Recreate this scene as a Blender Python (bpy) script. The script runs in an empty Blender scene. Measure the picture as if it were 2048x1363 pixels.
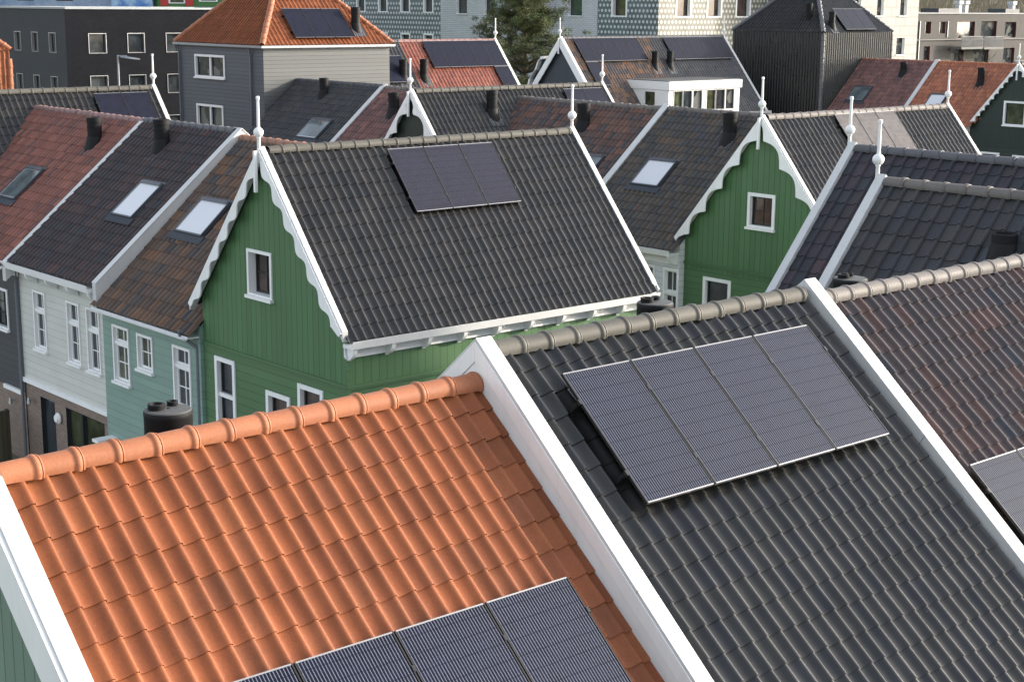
import bpy, math, random
import numpy as np
from mathutils import Vector, Matrix
R = math.radians
# ------------------------------------------------------------ camera, world, sun
scn = bpy.context.scene
col = scn.collection
cam_d = bpy.data.cameras.new("camera"); cam = bpy.data.objects.new("camera", cam_d); col.objects.link(cam)
cam_d.sensor_width = 36; cam_d.lens = 3124.75 / 2048 * 36; cam_d.clip_start = .1; cam_d.clip_end = 4000
t, r, az = R(12.1397), R(0.45227), R(48.760)
fw = Vector((0, math.cos(t), -math.sin(t))); up = Vector((0, math.sin(t), math.cos(t))); rt = Vector((1, 0, 0))
rt2 = math.cos(r)*rt + math.sin(r)*up; up2 = -math.sin(r)*rt + math.cos(r)*up
A = Vector((math.sin(az), math.cos(az), 0)); B = Vector((-math.cos(az), math.sin(az), 0))
Mw = Matrix((A, B, (0, 0, 1)))
fw, rt2, up2 = Mw @ fw, Mw @ rt2, Mw @ up2
m = Matrix((rt2, up2, -fw)).transposed().to_4x4(); m.translation = Vector((0, 0, 12.8))
cam.matrix_world = m
scn.camera = cam
scn.view_settings.view_transform = 'Standard'; scn.view_settings.look = 'None'
scn.view_settings.exposure = 1.66; scn.view_settings.gamma = 1.0
SUN = Vector((1.0, -.5, .36)).normalized()
world = bpy.data.worlds.new("World"); scn.world = world; world.use_nodes = True
wn = world.node_tree; bg = wn.nodes['Background']
sky = wn.nodes.new('ShaderNodeTexSky'); sky.sky_type = 'NISHITA'; sky.sun_disc = False
sky.sun_elevation = math.asin(SUN.z); sky.sun_rotation = math.atan2(SUN.x, SUN.y)
sky.altitude = 0; sky.air_density = 1.0; sky.dust_density = 2.5; sky.ozone_density = 1.0
hs_ = wn.nodes.new('ShaderNodeHueSaturation'); hs_.inputs['Saturation'].default_value = .45   # thin haze greys the sky
wn.links.new(sky.outputs[0], hs_.inputs['Color']); wn.links.new(hs_.outputs[0], bg.inputs[0]); bg.inputs[1].default_value = .15
sd = bpy.data.lights.new("sun", 'SUN'); so = bpy.data.objects.new("sun", sd); col.objects.link(so)
sd.energy = 2.0; sd.angle = R(2.5); sd.color = (1, .90, .76)
so.rotation_euler = SUN.to_track_quat('Z', 'Y').to_euler(); so.location = (0, 0, 60)
scn.cycles.max_bounces = 6; scn.cycles.diffuse_bounces = 3; scn.cycles.glossy_bounces = 3
# ------------------------------------------------------------ materials
def newmat(name, base, rough=.6, spec=.5, coat=0, metal=0):
    mt = bpy.data.materials.new(name); mt.use_nodes = True
    b = mt.node_tree.nodes['Principled BSDF']
    b.inputs['Base Color'].default_value = (*base, 1); b.inputs['Roughness'].default_value = rough
    b.inputs['Specular IOR Level'].default_value = spec; b.inputs['Coat Weight'].default_value = coat
    b.inputs['Metallic'].default_value = metal
    return mt
class NT:
    def __init__(s, mt): s.t = mt.node_tree; s.b = s.t.nodes['Principled BSDF']
    def n(s, ty, **k):
        o = s.t.nodes.new(ty)
        for a, v in k.items(): setattr(o, a, v)
        return o
    def l(s, a, b): s.t.links.new(a, b)
    def math(s, op, a, b=None, c=None):
        o = s.n('ShaderNodeMath', operation=op)
        for i, v in enumerate((a, b, c)):
            if v is None: continue
            if isinstance(v, (int, float)): o.inputs[i].default_value = v
            else: s.l(v, o.inputs[i])
        return o.outputs[0]
    def mix(s, fac, a, b, mode='MIX'):
        o = s.n('ShaderNodeMix', data_type='RGBA', blend_type=mode)
        for i, v in ((0, fac), (6, a), (7, b)):
            if isinstance(v, (int, float)): o.inputs[i].default_value = v
            elif isinstance(v, tuple): o.inputs[i].default_value = (*v, 1)
            else: s.l(v, o.inputs[i])
        return o.outputs[2]
    def noise(s, vec, scale, detail=3, rough=.55):
        o = s.n('ShaderNodeTexNoise'); o.inputs['Scale'].default_value = scale
        o.inputs['Detail'].default_value = detail; o.inputs['Roughness'].default_value = rough
        s.l(vec, o.inputs['Vector']); return o.outputs[0]
    def coord(s, which='Object'): return s.n('ShaderNodeTexCoord').outputs[which]
    def sep(s, v):
        o = s.n('ShaderNodeSeparateXYZ'); s.l(v, o.inputs[0]); return o.outputs
    def bump(s, h, strength=.3, dist=.01):
        o = s.n('ShaderNodeBump'); o.inputs['Strength'].default_value = strength; o.inputs['Distance'].default_value = dist
        s.l(h, o.inputs['Height']); s.l(o.outputs[0], s.b.inputs['Normal'])
def ramp(nt, v, lo, hi, a=0., b=1.):
    o = nt.n('ShaderNodeMapRange'); nt.l(v, o.inputs[0])
    for i, x in enumerate((lo, hi, a, b)): o.inputs[i+1].default_value = x
    return o.outputs[0]
def tile_mat(name, rough=.38, coat=.0, spec=.5, var=.18, bumpy=.08):
    mt = newmat(name, (.1, .1, .1), rough, spec, coat); nt = NT(mt)
    at = nt.n('ShaderNodeAttribute', attribute_name='Col'); co = nt.coord()
    n1 = nt.noise(co, 2.2, 4); n2 = nt.noise(co, 45, 3)
    f = nt.math('MULTIPLY', ramp(nt, n1, .3, .7, 1-var, 1+var*.6), ramp(nt, n2, .25, .75, .86, 1.14))
    c = nt.n('ShaderNodeVectorMath', operation='SCALE'); nt.l(at.outputs['Color'], c.inputs[0]); nt.l(f, c.inputs['Scale'])
    # sparse lichen spots and grime
    v = nt.n('ShaderNodeTexVoronoi'); v.inputs['Scale'].default_value = 9; nt.l(co, v.inputs['Vector'])
    sp = nt.math('MULTIPLY', ramp(nt, v.outputs['Distance'], .04, .09, 1, 0), ramp(nt, nt.noise(co, 1.3), .55, .68, 0, .45))
    nt.l(nt.mix(sp, c.outputs[0], (.25, .24, .2)), nt.b.inputs['Base Color'])
    nt.l(ramp(nt, n1, .3, .7, rough-.06, rough+.1), nt.b.inputs['Roughness'])
    nt.bump(n2, bumpy, .004)
    return mt
def paint(name, base, rough=.45, var=.08, grime=.12):
    mt = newmat(name, base, rough); nt = NT(mt); co = nt.coord()
    n1 = nt.noise(co, 1.7, 4); sc = nt.n('ShaderNodeMapping'); sc.inputs['Scale'].default_value = (6, 6, .7); nt.l(co, sc.inputs[0])
    n2 = nt.noise(sc.outputs[0], 2, 3)
    c = nt.mix(ramp(nt, n1, .3, .7, 0, 1), tuple(x*(1-var) for x in base), tuple(min(1, x*(1+var)) for x in base))
    c = nt.mix(ramp(nt, n2, .52, .8, 0, grime), c, tuple(x*.45+.02 for x in base))
    nt.l(c, nt.b.inputs['Base Color']); nt.l(ramp(nt, n1, .3, .7, rough-.05, rough+.1), nt.b.inputs['Roughness'])
    return mt
def boards(name, base, pitch=.2, vertical=True, gap=.06, var=.10, rough=.5, depth=.012, dark=.35):
    """painted timber boards; the gap is a real recess seen as a dark joint with bump"""
    mt = newmat(name, base, rough); nt = NT(mt); co = nt.coord(); x, y, z = nt.sep(co)
    q = nt.math('ADD', x, y) if vertical else z
    q = nt.math('DIVIDE', q, pitch); fr = nt.math('FRACT', q); fl = nt.math('FLOOR', q)
    wn_ = nt.n('ShaderNodeTexWhiteNoise', noise_dimensions='1D'); nt.l(fl, wn_.inputs['W'])
    g = nt.math('LESS_THAN', fr, gap)
    n1 = nt.noise(co, 1.1, 4)
    c = nt.mix(ramp(nt, wn_.outputs[0], 0, 1, 0, 1), tuple(v*(1-var) for v in base), tuple(v*(1+var) for v in base))
    c = nt.mix(ramp(nt, n1, .35, .7, 0, .35), c, tuple(v*.72+.01 for v in base))
    c = nt.mix(nt.math('MULTIPLY', g, 1-dark*.5), c, tuple(v*.15 for v in base))
    nt.l(c, nt.b.inputs['Base Color'])
    if vertical: h = nt.math('SUBTRACT', 1, g)
    else: h = nt.math('SUBTRACT', 1, fr)
    nt.bump(h, .8, depth)
    return mt
def brick(name, c1, c2, mortar, w=.21, h=.063, rough=.8, bias=0.):
    mt = newmat(name, c1, rough); nt = NT(mt); co = nt.coord(); x, y, z = nt.sep(co)
    cv = nt.n('ShaderNodeCombineXYZ'); nt.l(nt.math('ADD', x, y), cv.inputs[0]); nt.l(z, cv.inputs[1])
    b = nt.n('ShaderNodeTexBrick'); nt.l(cv.outputs[0], b.inputs['Vector'])
    b.inputs['Color1'].default_value = (*c1, 1); b.inputs['Color2'].default_value = (*c2, 1); b.inputs['Mortar'].default_value = (*mortar, 1)
    b.inputs['Scale'].default_value = 1; b.inputs['Brick Width'].default_value = w; b.inputs['Row Height'].default_value = h
    b.inputs['Mortar Size'].default_value = h*.12; b.inputs['Bias'].default_value = bias
    n1 = nt.noise(co, .8, 4)
    nt.l(nt.mix(ramp(nt, n1, .3, .75, 0, .3), b.outputs[0], tuple(v*.6 for v in c1)), nt.b.inputs['Base Color'])
    nt.bump(nt.math('SUBTRACT', 1, b.outputs['Fac']), .5, .006)
    return mt
def dots(name, wallc, dotc, px=.42, pz=.42, rough=.5):
    """concrete panels with a staggered pattern of pale raised blocks"""
    mt = newmat(name, wallc, rough); nt = NT(mt); co = nt.coord(); x, y, z = nt.sep(co)
    u = nt.math('DIVIDE', nt.math('ADD', x, y), px); v = nt.math('DIVIDE', z, pz)
    row = nt.math('FLOOR', v); u2 = nt.math('ADD', u, nt.math('MULTIPLY', row, .5))
    du = nt.math('ABSOLUTE', nt.math('SUBTRACT', nt.math('FRACT', u2), .5)); dv = nt.math('ABSOLUTE', nt.math('SUBTRACT', nt.math('FRACT', v), .5))
    g = nt.math('LESS_THAN', nt.math('SQRT', nt.math('ADD', nt.math('MULTIPLY', du, du), nt.math('MULTIPLY', dv, dv))), .29)
    n1 = nt.noise(co, .9, 4)
    c = nt.mix(g, nt.mix(ramp(nt, n1, .3, .7, 0, 1), tuple(a*.75 for a in wallc), tuple(a*1.2 for a in wallc)),
               nt.mix(ramp(nt, n1, .35, .7, 0, .5), dotc, tuple(a*.75 for a in dotc)))
    pj = nt.math('LESS_THAN', nt.math('FRACT', nt.math('DIVIDE', nt.math('ADD', x, y), 3.57)), .015)
    c = nt.mix(nt.math('MULTIPLY', pj, .7), c, tuple(a*.3 for a in wallc))
    nt.l(c, nt.b.inputs['Base Color']); nt.bump(g, .5, .02)
    return mt
def cells(name, base, line, n_line=36, rough=.22, lw=.16, coat=.6):
    mt = newmat(name, base, rough, .08, coat); nt = NT(mt)
    u, v, _ = nt.sep(nt.coord('UV')); co = nt.coord()
    fu = nt.math('FRACT', nt.math('MULTIPLY', u, n_line)); g = nt.math('LESS_THAN', nt.math('ABSOLUTE', nt.math('SUBTRACT', fu, .5)), lw/2)
    fv = nt.math('FRACT', nt.math('MULTIPLY', v, 10)); gv = nt.math('LESS_THAN', nt.math('ABSOLUTE', nt.math('SUBTRACT', fv, .5)), .035)
    cu = nt.math('FLOOR', nt.math('MULTIPLY', u, 6)); cv_ = nt.math('FLOOR', nt.math('MULTIPLY', v, 10))
    cb = nt.n('ShaderNodeCombineXYZ'); nt.l(cu, cb.inputs[0]); nt.l(cv_, cb.inputs[1])
    w = nt.n('ShaderNodeTexWhiteNoise'); nt.l(cb.outputs[0], w.inputs[0])
    c = nt.mix(ramp(nt, w.outputs[0], 0, 1, 0, 1), tuple(a*.8 for a in base), tuple(a*1.2 for a in base))
    c = nt.mix(g, c, line); c = nt.mix(nt.math('MULTIPLY', gv, .45), c, tuple(a*.5 for a in base))
    nt.l(c, nt.b.inputs['Base Color'])
    nt.b.inputs['Coat Roughness'].default_value = .12
    return mt
def glass(name, base=(.02, .024, .027), rough=.04, curtain=None, bright=0):
    mt = newmat(name, base, rough, .6, .3); nt = NT(mt); co = nt.coord(); x, y, z = nt.sep(co)
    n1 = nt.noise(co, 1.4, 2)
    c = nt.mix(ramp(nt, n1, .4, .65, 0, 1), base, tuple(a*2.2+.004 for a in base))
    if curtain:
        wv = nt.math('SINE', nt.math('MULTIPLY', nt.math('ADD', x, y), 70))
        cc = nt.mix(ramp(nt, wv, -1, 1, 0, 1), tuple(a*.6 for a in curtain), curtain)
        mk = nt.noise(co, .9, 1)
        c = nt.mix(ramp(nt, mk, .5, .52, 0, .8), c, cc)
    nt.l(c, nt.b.inputs['Base Color']); 
    nt.b.inputs['Coat Roughness'].default_value = .02
    nt.bump(nt.noise(co, 2.5, 1), .03, .02)
    return mt
M = {}
M['white'] = paint('white_paint', (.78, .78, .77), .42, .03, .16)
M['white_edge'] = paint('white_verge_paint', (.54, .54, .53), .45, .03, .16)
M['green'] = boards('green_vertical_boards', (.066, .152, .062), .2)
M['green_h'] = boards('green_lap_boards', (.064, .146, .058), .19, False, .05)
M['green2_h'] = boards('green_lap_boards_darker', (.062, .140, .057), .19, False, .05)  # slightly darker green than the first lap boards
M['dkgreen'] = boards('dark_green_boards', (.014, .028, .022), .2)
M['dkgreen_h'] = boards('dark_green_lap_boards', (.013, .026, .021), .19, False)
M['slateblue'] = boards('slate_blue_boards', (.035, .045, .058), .17)
M['teal'] = boards('sage_teal_lap_boards', (.20, .30, .255), .19, False, .03, .05, .5, .008)
M['sage'] = boards('sage_vertical_boards', (.17, .25, .20), .2)
M['cream'] = boards('off_white_lap_boards', (.55, .55, .51), .19, False, .03, .04, .5, .008)
M['whitelap'] = boards('white_lap_boards', (.62, .64, .64), .19, False, .05, .04, .5, .012)
M['slate_h'] = boards('slate_lap_boards', (.03, .034, .042), .19, False)
M['grey_h'] = boards('grey_lap_boards', (.066, .072, .075), .17, False, .07, .1, .55, .015)
M['bluegrey_h'] = boards('blue_grey_lap_boards', (.066, .075, .092), .17, False, .07, .07, .55, .015)
M['brickbrown'] = brick('brown_brick', (.16, .11, .085), (.24, .16, .12), (.25, .23, .2))
M['darkbrick'] = brick('charcoal_brick', (.010, .011, .0145), (.015, .016, .0195), (.010, .010, .011), rough=.95)
M['darkbrick'].node_tree.nodes['Principled BSDF'].inputs['Specular IOR Level'].default_value = .1
M['darkbrick2'] = brick('blue_charcoal_brick', (.036, .039, .044), (.044, .048, .052), (.04, .04, .042))
M['whitebrick'] = brick('white_brick', (.50, .51, .53), (.58, .58, .6), (.26, .27, .29), .5, .16)
M['creampanel'] = brick('cream_panels', (.38, .375, .345), (.40, .395, .365), (.33, .32, .29), 1.4, .8)
M['flatsbrick'] = brick('flats_brick', (.048, .045, .042), (.060, .056, .051), (.042, .040, .038))
M['dots_shaded'] = dots('shaded_patterned_panels', (.10, .12, .125), (.52, .56, .58))  # shaded copy of the dotted panels, cool shade put into the colour
M['dots_sunlit'] = dots('sunlit_patterned_panels', (.15, .15, .125), (.55, .53, .46))  # sunlit copy of the dotted panels, warm light put into the colour
M['black'] = paint('black_metal', (.010, .010, .011), .6, .1, 0); M['black'].node_tree.nodes['Principled BSDF'].inputs['Specular IOR Level'].default_value = .2
M['blackcap'] = paint('grey_cap_metal', (.06, .06, .06), .6, .1, .2)
M['sash'] = paint('dark_sash_paint', (.02, .022, .024), .4, .05, 0)
M['zinc'] = newmat('zinc', (.28, .30, .32), .45, .5, 0, .6)
M['greypipe'] = paint('grey_pipe_paint', (.12, .13, .15), .45, .05, .1)
M['edge'] = newmat('panel_edge_aluminium', (.30, .30, .31), .4, .5, 0, .8)
M['alu'] = newmat('aluminium_trim', (.6, .6, .62), .3, .5, 0, .8)
M['steel'] = newmat('steel_lamp', (.42, .42, .43), .35, .5, 0, .7)
M['skyframe'] = paint('skylight_cladding', (.05, .055, .065), .35, .1, 0)
M['lead'] = paint('lead_flashing', (.035, .042, .055), .5, .2, .2)
M['glass'] = glass('window_glass')
M['glass_c'] = glass('window_glass_with_curtain', curtain=(.22, .22, .20))
M['glass_b'] = glass('window_glass_warm', (.035, .022, .018))
M['glass_g'] = glass('window_glass_green', (.03, .035, .018), curtain=(.10, .11, .06))
M['blind'] = newmat('skylight_glass_with_white_blind', (.62, .63, .66), .22, .4)
M['skyglass'] = glass('skylight_glass', (.06, .075, .08), .08)
M['cells'] = cells('solar_cells', (.006, .008, .021), (.115, .125, .155), 30, .33, .26, 0)
M['cells_g1'] = cells('solar_cells_distant', (.006, .007, .020), (.075, .075, .09), 30, .36, .26, 0)
M['cells_black'] = cells('all_black_solar_cells', (.011, .0125, .024), (.017, .019, .031), 36, .36, .2, 0)
M['cells_sheen'] = cells('sheen_painted_solar_cells', (.085, .078, .08), (.12, .11, .112), 36, .45, .2, 0)  # pale colour paints in the bright sky sheen on these panels
M['pframe'] = newmat('panel_frame', (.03, .03, .032), .35, .5, 0, .5)
M['pframe_l'] = newmat('panel_frame_silver', (.45, .45, .46), .35, .5, 0, .8)
M['tile'] = tile_mat('satin_roof_tiles', .30, 0, .6)
M['tile_gloss'] = tile_mat('glazed_roof_tiles', .26, .1)
M['tile_matt'] = tile_mat('matt_roof_tiles', .55, 0, .3)
M['tile_clay'] = tile_mat('clay_roof_tiles', .50, 0, .35, .16, .12)
M['cap'] = tile_mat('ridge_tiles_matt', .6, 0, .3, .15)
M['under'] = newmat('roof_underlay', (.02, .02, .02), .9)
M['wood'] = boards('fence_boards', (.07, .06, .035), .14, True, .08, .25)
M['concrete'] = paint('concrete', (.35, .34, .32), .8, .1, .3)
M['yellowlight'] = newmat('frosted_lamp', (.8, .8, .78), .3)
# palettes: (colour, weight)
PAL = dict(
 orange=[((.245, .074, .026), 5), ((.23, .069, .025), 4), ((.23, .074, .029), 2), ((.262, .084, .031), 1)],
 black=[((0.0165, 0.0165, 0.0160), 5), ((0.0198, 0.0193, 0.0176), 3), ((0.0138, 0.0149, 0.0171), 3)],
 blackbrown=[((0.0198, 0.0176, 0.0154), 5), ((0.0231, 0.0204, 0.0176), 3), ((0.0154, 0.0149, 0.0149), 3)],
 glazed=[((.050, .032, .030), 5), ((.038, .029, .030), 5), ((.070, .036, .030), 2), ((.025, .026, .033), 1), ((.045, .030, .030), 4)],
 rust=[((.21, .083, .062), 5), ((.175, .074, .058), 4), ((.235, .092, .066), 2), ((.14, .070, .062), 1)],
 purple=[((.052, .037, .037), 6), ((.043, .033, .036), 5), ((.068, .041, .038), 2), ((.038, .036, .041), 2)],
 brownmix=[((.115, .072, .050), 5), ((.092, .064, .050), 5), ((.145, .078, .046), 2), ((.062, .056, .055), 2)],
 browndark=[((.082, .068, .055), 4), ((.066, .059, .053), 5), ((.055, .056, .058), 2), ((.095, .068, .050), 1)],
 redbrown=[((.13, .070, .053), 4), ((.095, .062, .053), 5), ((.155, .076, .056), 1), ((.06, .055, .057), 2)],
 dark=[((.045, .044, .046), 5), ((.052, .050, .049), 4), ((.04, .042, .048), 3)],
 burg=[((.17, .085, .075), 5), ((.13, .07, .065), 4), ((.20, .10, .085), 2)],
 brightred=[((.34, .125, .07), 5), ((.29, .11, .065), 4), ((.38, .15, .08), 2)],
 red=[((.27, .09, .06), 5), ((.23, .08, .055), 4), ((.30, .11, .07), 2)],
 darkpurple=[((.042, .037, .046), 5), ((.050, .041, .048), 3), ((.068, .045, .052), 1), ((.035, .037, .045), 3)],
 brownorange=[((.15, .08, .045), 4), ((.085, .06, .05), 4), ((.20, .10, .05), 2), ((.06, .055, .055), 3)],
)
CAPC = dict(orange=(.33, .125, .062), grey=(.088, .083, .072), light=(.165, .148, .137), pink=(.24, .14, .13), dark=(.09, .09, .10),
            clay=(.30, .15, .10), slate=(.10, .10, .11), red=(.34, .12, .06), redb=(.26, .12, .09), taupe=(.14, .125, .115))
# ------------------------------------------------------------ mesh helpers
class MB:
    def __init__(s): s.v = []; s.f = []; s.uv = []
    def quad(s, a, b, c, d):
        i = len(s.v); s.v += [a, b, c, d]; s.f.append((i, i+1, i+2, i+3))
    def poly(s, pts):
        i = len(s.v); s.v += list(pts); s.f.append(tuple(range(i, i+len(pts))))
    def box(s, x0, x1, y0, y1, z0, z1):
        i = len(s.v)
        s.v += [(x, y, z) for z in (z0, z1) for y in (y0, y1) for x in (x0, x1)]
        s.f += [tuple(i+k for k in q) for q in ((0, 2, 3, 1), (4, 5, 7, 6), (0, 1, 5, 4), (2, 6, 7, 3), (0, 4, 6, 2), (1, 3, 7, 5))]
    def hexa(s, p):   # 8 points, bottom 4 then top 4 (ccw)
        i = len(s.v); s.v += list(p)
        s.f += [tuple(i+k for k in q) for q in ((3, 2, 1, 0), (4, 5, 6, 7), (0, 1, 5, 4), (1, 2, 6, 5), (2, 3, 7, 6), (3, 0, 4, 7))]
    def prism(s, prof, fn0, fn1):
        """closed 2D profile swept between two placement functions"""
        n = len(prof); i = len(s.v); s.v += [fn0(*p) for p in prof] + [fn1(*p) for p in prof]
        s.f += [(i+k, i+(k+1) % n, i+n+(k+1) % n, i+n+k) for k in range(n)]
        s.f += [tuple(i+k for k in range(n))[::-1], tuple(i+n+k for k in range(n))]
    def tube(s, p, q, r0, r1=None, n=12, caps=True):
        r1 = r0 if r1 is None else r1
        p, q = Vector(p), Vector(q); d = (q-p).normalized(); a = d.orthogonal().normalized(); b = d.cross(a)
        i = len(s.v)
        for c, rr in ((p, r0), (q, r1)):
            for k in range(n):
                an = 2*math.pi*k/n; s.v.append(tuple(c + a*math.cos(an)*rr + b*math.sin(an)*rr))
        s.f += [(i+k, i+(k+1) % n, i+n+(k+1) % n, i+n+k) for k in range(n)]
        if caps: s.f += [tuple(i+k for k in range(n))[::-1], tuple(i+n+k for k in range(n))]
    def lathe(s, cx, cy, prof, n=16, caps=True):
        i = len(s.v)
        for z, rr in prof:
            for k in range(n):
                an = 2*math.pi*k/n; s.v.append((cx+rr*math.cos(an), cy+rr*math.sin(an), z))
        for j in range(len(prof)-1):
            s.f += [(i+j*n+k, i+j*n+(k+1) % n, i+(j+1)*n+(k+1) % n, i+(j+1)*n+k) for k in range(n)]
        if caps: s.f += [tuple(i+k for k in range(n))[::-1], tuple(i+(len(prof)-1)*n+k for k in range(n))]
    def build(s, name, mat, parent, smooth=False, bevel=0):
        me = bpy.data.meshes.new(name); me.from_pydata([tuple(v) for v in s.v], [], s.f); me.materials.append(mat)
        if s.uv:
            uvl = me.uv_layers.new(name='UVMap'); uvl.data.foreach_set('uv', [c for p in s.uv for c in p])
        if smooth: me.polygons.foreach_set('use_smooth', [True]*len(me.polygons))
        me.update(); o = bpy.data.objects.new(name, me); col.objects.link(o); o.parent = parent
        if smooth:
            md = o.modifiers.new('es', 'EDGE_SPLIT'); md.split_angle = R(40)
        if bevel:
            md = o.modifiers.new('bv', 'BEVEL'); md.width = bevel; md.segments = 2; md.limit_method = 'ANGLE'
        return o
def empty(name, label, cat, loc, rotz=0, group=None):
    o = bpy.data.objects.new(name, None); col.objects.link(o); o.location = loc; o.rotation_euler = (0, 0, rotz)
    o.empty_display_size = .5
    o['label'] = label; o['category'] = cat
    if group: o['group'] = group
    return o
def tag(o, label, cat, group=None):
    o['label'] = label; o['category'] = cat
    if group: o['group'] = group
    return o
def clip_poly(pts, hp):
    a, b, c = hp; out = []
    for i in range(len(pts)):
        p, q = pts[i], pts[(i+1) % len(pts)]
        dp, dq = a*p[0]+b*p[1]-c, a*q[0]+b*q[1]-c
        if dp <= 1e-9: out.append(p)
        if (dp < -1e-9 and dq > 1e-9) or (dp > 1e-9 and dq < -1e-9):
            t_ = dp/(dp-dq); out.append((p[0]+(q[0]-p[0])*t_, p[1]+(q[1]-p[1])*t_))
    return out
def wall(parent, name, mat, a, b, z0, z1, holes=(), clips=()):
    """upright wall sheet from a to b (outside on the right hand), rectangular holes (u0,z0,u1,z1)"""
    ax, ay = a; L = math.hypot(b[0]-ax, b[1]-ay); dx, dy = (b[0]-ax)/L, (b[1]-ay)/L
    us = sorted({0, L} | {h[0] for h in holes} | {h[2] for h in holes}); zs = sorted({z0, z1} | {min(max(h[1], z0), z1) for h in holes} | {min(max(h[3], z0), z1) for h in holes})
    us = [u for u in us if 0 <= u <= L]
    mb = MB()
    for i in range(len(us)-1):
        for j in range(len(zs)-1):
            uc, zc = (us[i]+us[i+1])/2, (zs[j]+zs[j+1])/2
            if any(h[0] < uc < h[2] and h[1] < zc < h[3] for h in holes): continue
            p = [(us[i], zs[j]), (us[i+1], zs[j]), (us[i+1], zs[j+1]), (us[i], zs[j+1])]
            for c in clips:
                p = clip_poly(p, c)
                if len(p) < 3: break
            if len(p) >= 3: mb.poly([(ax+dx*u, ay+dy*u, z) for u, z in p])
    return mb.build(name, mat, parent)
class Frame:
    """local (u along wall, w outwards, z) to parent space"""
    def __init__(s, a, b):
        L = math.hypot(b[0]-a[0], b[1]-a[1]); s.a = a; s.d = ((b[0]-a[0])/L, (b[1]-a[1])/L); s.n = (s.d[1], -s.d[0])
    def __call__(s, u, w, z): return (s.a[0]+s.d[0]*u+s.n[0]*w, s.a[1]+s.d[1]*u+s.n[1]*w, z)
    def box(s, mb, u0, u1, w0, w1, z0, z1):
        mb.hexa([s(u0, w1, z0), s(u1, w1, z0), s(u1, w0, z0), s(u0, w0, z0), s(u0, w1, z1), s(u1, w1, z1), s(u1, w0, z1), s(u0, w0, z1)])
def window(parent, fr, h, trans=None, grid=(1, 1), grid2=None, sash='sash', gl='glass', case=.09, depth=.12, frame='white', name='window', sill=True, mull=(), lab=None, fwd=.035, flat=False):
    """h=(u0,z0,u1,z1): the opening; casing, sill and reveals are the window, sash and pane are pieces of it"""
    u0, z0, u1, z1 = h; mb = MB(); c = case
    if c:
        fr.box(mb, u0-c, u0, -.01, fwd, z0-c*.6, z1+c); fr.box(mb, u1, u1+c, -.01, fwd, z0-c*.6, z1+c)
        fr.box(mb, u0, u1, -.01, fwd-.003, z1, z1+c); fr.box(mb, u0, u1, -.01, fwd-.003, z0-c*.6, z0)
    if sill: fr.box(mb, u0-c-.03, u1+c+.03, -.01, fwd+.06, z0-c*.6-.07, z0-c*.6-.002)
    # reveals
    for (ua, za, ub, zb) in ((u0, z0, u0, z1), (u1, z1, u1, z0), (u0, z1, u1, z1), (u1, z0, u0, z0)):
        mb.quad(fr(ua, -.0102, za), fr(ub, -.0102, zb), fr(ub, -depth-.03, zb), fr(ua, -depth-.03, za))
    if not c:
        e = .012; fr.box(mb, u0-e, u0, -.01, .006, z0-e, z1+e); fr.box(mb, u1, u1+e, -.01, .006, z0-e, z1+e); fr.box(mb, u0, u1, -.01, .005, z1, z1+e); fr.box(mb, u0, u1, -.01, .005, z0-e, z0)
    if trans: fr.box(mb, u0, u1, -depth, -.005, trans-.045, trans+.045)
    for mu in mull: fr.box(mb, mu-.05, mu+.05, -depth, -.005, z0, z1)
    w = mb.build(name, M[frame], parent)
    if lab: w['label'] = lab
    mb = MB(); s = .045
    ulist = [u0]+list(mull)+[u1]
    for k in range(len(ulist)-1):
        ua = ulist[k] + (.05 if k else 0); ub = ulist[k+1] - (.05 if k < len(ulist)-2 else 0)
        for (za, zb, g) in (((z0, trans-.045, grid), (trans+.045, z1, grid2 or grid)) if trans else ((z0, z1, grid),)):
            for bx in ((ua, ua+s, za, zb), (ub-s, ub, za, zb), (ua+s, ub-s, za, za+s), (ua+s, ub-s, zb-s, zb)): fr.box(mb, bx[0], bx[1], -depth, -depth+.045, bx[2], bx[3])
            for i in range(1, g[0]): x = ua+(ub-ua)*i/g[0]; fr.box(mb, x-.013, x+.013, -depth+.003, -depth+.03, za+s, zb-s)
            for j in range(1, g[1]): z = za+(zb-za)*j/g[1]; fr.box(mb, ua+s, ub-s, -depth+.004, -depth+.028, z-.013, z+.013)
    mb.build('sash', M[sash], parent if flat else w)
    mb = MB(); mb.quad(fr(u0, -depth+.008, z0), fr(u1, -depth+.008, z0), fr(u1, -depth+.008, z1), fr(u0, -depth+.008, z1)); mb.build('pane', M[gl], parent if flat else w)
    return w
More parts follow.
